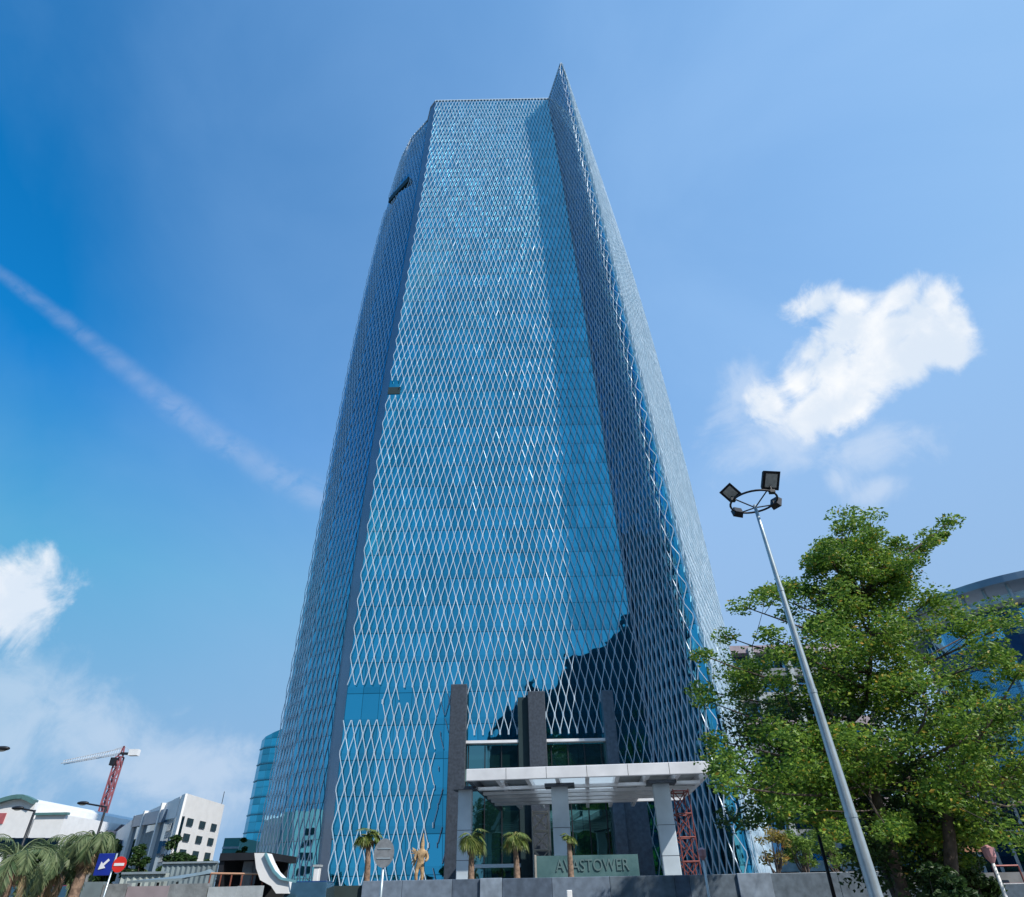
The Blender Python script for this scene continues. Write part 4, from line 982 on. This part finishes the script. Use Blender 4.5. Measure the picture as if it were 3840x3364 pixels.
b = MB(); b.prism([(s0_.x+.1*k_+.42*k_*math.cos(q), s0_.y+.42*k_*math.sin(q)) for q in np.linspace(0, 2*math.pi, 9)[:-1]], s0_.z-.02, s0_.z+.12*k_); b.build('plinth', TAN, st)

# ------------------------------------------------------------------ right-hand surroundings
# round building with a ring roof
RBY = 70
cen = at(1130, 800, RBY+18); rr = 27.0; cen.z = 0
cx, cy = 57.3, 69.4
def ringpt(a, r, z): return Vector((cx+r*math.cos(a), cy+r*math.sin(a), z))
pl_ = at(942, 640, RBY)
Rd = 10.8
rb = thing('round_building', (cx, cy, 0), 'round blue glass building with a pale ring roof at the right edge', 'building')
# fit: left tangent of the drum at px ~950
azl = ray(952, 640)[0]; 
zr = None
import itertools
apex_a = math.atan2(-cy, -cx)
near = ringpt(apex_a, Rd, 0); 
bt = ray(1024, 575)[1]
# height so that the near rim passes through the frame's right edge at py 568
def rim_z(px, py):
    a_, b_ = ray(px, py); A = 1+a_*a_; Bq = -2*(cx*a_+cy); Cq = cx*cx+cy*cy-(Rd+2.2)**2; D = Bq*Bq-4*A*Cq
    Y = (-Bq-math.sqrt(max(0, D)))/(2*A); return EYE+b_*Y
ZR = rim_z(1020, 571)
print('round building r', Rd, 'z', ZR, rim_z(970, 585))
def drum(r, z0, z1, m, name, seg=72):
    b = MB(); b.uv = []
    for i in range(seg+1):
        a = 2*math.pi*i/seg; p = ringpt(a, r, z0); b.v += [tuple(p), (p.x, p.y, z1)]; b.uv += [(a*r, z0), (a*r, z1)]
    for i in range(seg): k = 2*i; b.f.append((k, k+2, k+3, k+1))
    return b.build(name, m, rb, smooth=True)
drum(Rd, 0, ZR-2.6, G_BLUE, 'glass_drum')
def ring(r0, r1, z0, z1, m, name, seg=72):
    b = MB()
    for i in range(seg):
        a = 2*math.pi*i/seg
        for (r, z) in ((r0, z0), (r1, z0), (r1, z1), (r0, z1)): b.v.append(tuple(ringpt(a, r, z)))
    for i in range(seg):
        k = 4*i; j_ = 4*((i+1) % seg)
        for q in range(4): b.f.append((k+q, j_+q, j_+(q+1) % 4, k+(q+1) % 4))
    return b.build(name, m, rb)
ring(Rd-5, Rd+1.6, ZR-2.4, ZR-2.0, CONC, 'lower_ring'); ring(Rd-2, Rd+2.2, ZR-.7, ZR, STRIP, 'upper_ring'); ring(Rd-.2, Rd+.9, ZR-2.0, ZR-1.5, WHITE, 'gutter')
for i in range(36):
    a = 2*math.pi*i/36; b = MB(); b.beam(ringpt(a, Rd+1.2, ZR-2.0), ringpt(a, Rd+1.2, ZR-.7), .25); b.build('ring_post', GALV, rb)
for z in (ZR-7.5, ZR-13.0, ZR-18.5): ring(Rd+.01, Rd+.18, z, z+2.2, mat('dark_blue_band', (.01, .05, .14), .2), 'dark_band')
# red fascia shop front in front of it
f0, f1 = at(940, 791, 44), at(1040, 776, 40)
sh_ = thing('glass_pavilion', ((f0.x+f1.x)/2, 42, 0), 'low dark glass pavilion with a red roof edge at the lower right', 'building')
b = MB(); b.beam(f0, f1, .5, .6); b.build('red_fascia', mat('red_fascia', (.36, .03, .06), .45), sh_)
b = MB(); b.beam(f0-Vector((0, 0, .42)), f1-Vector((0, 0, .42)), .4, .12); b.build('fascia_trim', CONC, sh_)
b = MB(); b.uv = []
P = [Vector((f0.x, f0.y+1, 0)), Vector((f1.x, f1.y+1, 0)), Vector((f1.x, f1.y+1, f1.z-.5)), Vector((f0.x, f0.y+1, f0.z-.5))]; b.extrude(P, (.5, 9, 0)); b.uv = [(v[0], v[2]) for v in b.v]
b.build('glass_wall', glass_mat('pavilion_glass', (.05, .17, .30), (.003, .014, .03), jz=60, ju=2.2, fac=.6), sh_)
for k in range(6):
    p = Vector(f0).lerp(f1, (k+.5)/6); b = MB(); b.beam((p.x, p.y+.9, 0), (p.x, p.y+.9, p.z-.5), .12); b.build('mullion', CONC, sh_)
for z in (3.9, 6.0): b = MB(); b.beam((f0.x, f0.y+.9, z), (f1.x, f1.y+.9, z+.1), .12); b.build('rail', CONC, sh_)
for (x0, x1, y) in ((962, 985, 848), (950, 975, 828)):
    a = at(x0, y, 36); c = at(x1, y, 36)
    t = thing('awning', ((a.x+c.x)/2, 36, 0), 'small orange edged awning left of the pavilion glass, %s' % ('lower of the two' if y > 840 else 'upper of the two'), 'awning')
    b = MB(); b.box(((a.x+c.x)/2, 36.4, a.z), (c.x-a.x, 1.1, .12), rx=.2); b.build('sheet', mat('orange_awning', (.55, .26, .15), .6), t)
    for x in (a.x+.1, c.x-.1): b = MB(); b.tube([(x, 36.8, 0), (x, 36.8, a.z)], .04, 6); b.build('post', DARK, t)
# concrete car park behind the tree
kx0, kx1 = at(772, 800, 95).x, at(905, 800, 95).x
kp = thing('car_park', ((kx0+kx1)/2, 95, 0), 'grey open-sided concrete car park behind the large tree', 'building')
for i in range(9):
    z = 3.4*i+3.2; b = MB(); b.span((kx0-14, 95, z), (kx1, 120, z+1.1)); b.build('floor_slab', [CONC, GREYC, mat('pinkish_panel', (.40, .33, .36), .8)][i % 3], kp)
    if i < 8:
        b = MB(); b.uv = []; b.span((kx0-13.5, 97, z+1.1), (kx1-.5, 97.2, z+3.39)); b.uv = [(v[0], v[2]) for v in b.v]; b.build('recessed_glazing', G_OFFICE, kp)
for k in range(7):
    x = kx0-14+(kx1-kx0+14)*k/6; b = MB(); b.span((x-.4, 94.7, 0), (x+.4, 95.6, 3.4*9+.5)); b.build('column', CONC, kp)
# pale service wall on the tower's right flank
# bollards, lamp posts on the right
def lamp_post(px, py0, py1, Y, m, label, head=None, hm=None, r=.06):
    p = at(px, py1, Y); t = thing('lamp_post', (p.x, Y, 0), label, 'lamp post')
    b = MB(); b.tube([(p.x, Y, 0), (p.x, Y, p.z)], [r*1.3, r], 8); b.build('pole', m, t, smooth=True)
    b = MB(); b.tube([(p.x, Y, p.z-.05), (p.x, Y, p.z+.1), (p.x, Y, p.z+.32), (p.x, Y, p.z+.4)], [.05, .15, .17, .04], 10); b.build('lantern', hm or m, t)
lamp_post(703, 893, 859, 31, WHITE, 'short white post with a pinkish head below the canopy right end', hm=mat('pink_lantern', (.6, .30, .32), .5), r=.045)
lamp_post(815, 893, 821, 27, DARK, 'thin black lamp post between the light green shrubs')
lamp_post(992, 893, 861, 22, WHITE, 'white lamp post with a pink round head at the lower right', hm=MATS['pink_lantern'], r=.045)
p_ = at(895, 872, 27); t = thing('handrail', (p_.x, 27, 0), 'pale curved steel handrail at the foot of the large tree', 'handrail')
b = MB(); b.tube([at(884, 871, 27), at(890, 873, 27), at(897, 880, 27), at(903, 890, 27)], .06, 8); b.build('rail', GALV, t)
for (x, y) in ((886, 872), (897, 880)): b = MB(); q = at(x, y, 27); b.tube([(q.x, q.y, 0), q], .04, 6); b.build('post', GALV, t)
b = MB(); a = at(905, 880, 29); b.span((a.x, 29, 0), (34, 30, at(960, 884, 29).z)); tag(b.build('low_wall', STONE2, bevel=.03), 'low dark bluish wall at the lower right beneath the pavilion', 'wall')
# red market frames below the pavilion
for i, (px, w) in enumerate(((970, 14), (1005, 26))):
    a = at(px-w/2, 866, 33); c = at(px+w/2, 866, 33); t = thing('red_frame', ((a.x+c.x)/2, 33, 0), ['narrow red steel frame stand left of the pink-headed lamp post', 'wide red steel frame stand behind the pink-headed lamp post'][i], 'stand')
    for x in (a.x, c.x): b = MB(); b.tube([(x, 33, 0), (x, 33, a.z)], .04, 6); b.build('post', REDM, t)
    for z in (a.z, a.z*.7): b = MB(); b.tube([(a.x, 33, z), (c.x, 33, z)], .04, 6); b.build('rail', REDM, t)
bpy.context.view_layer.update()
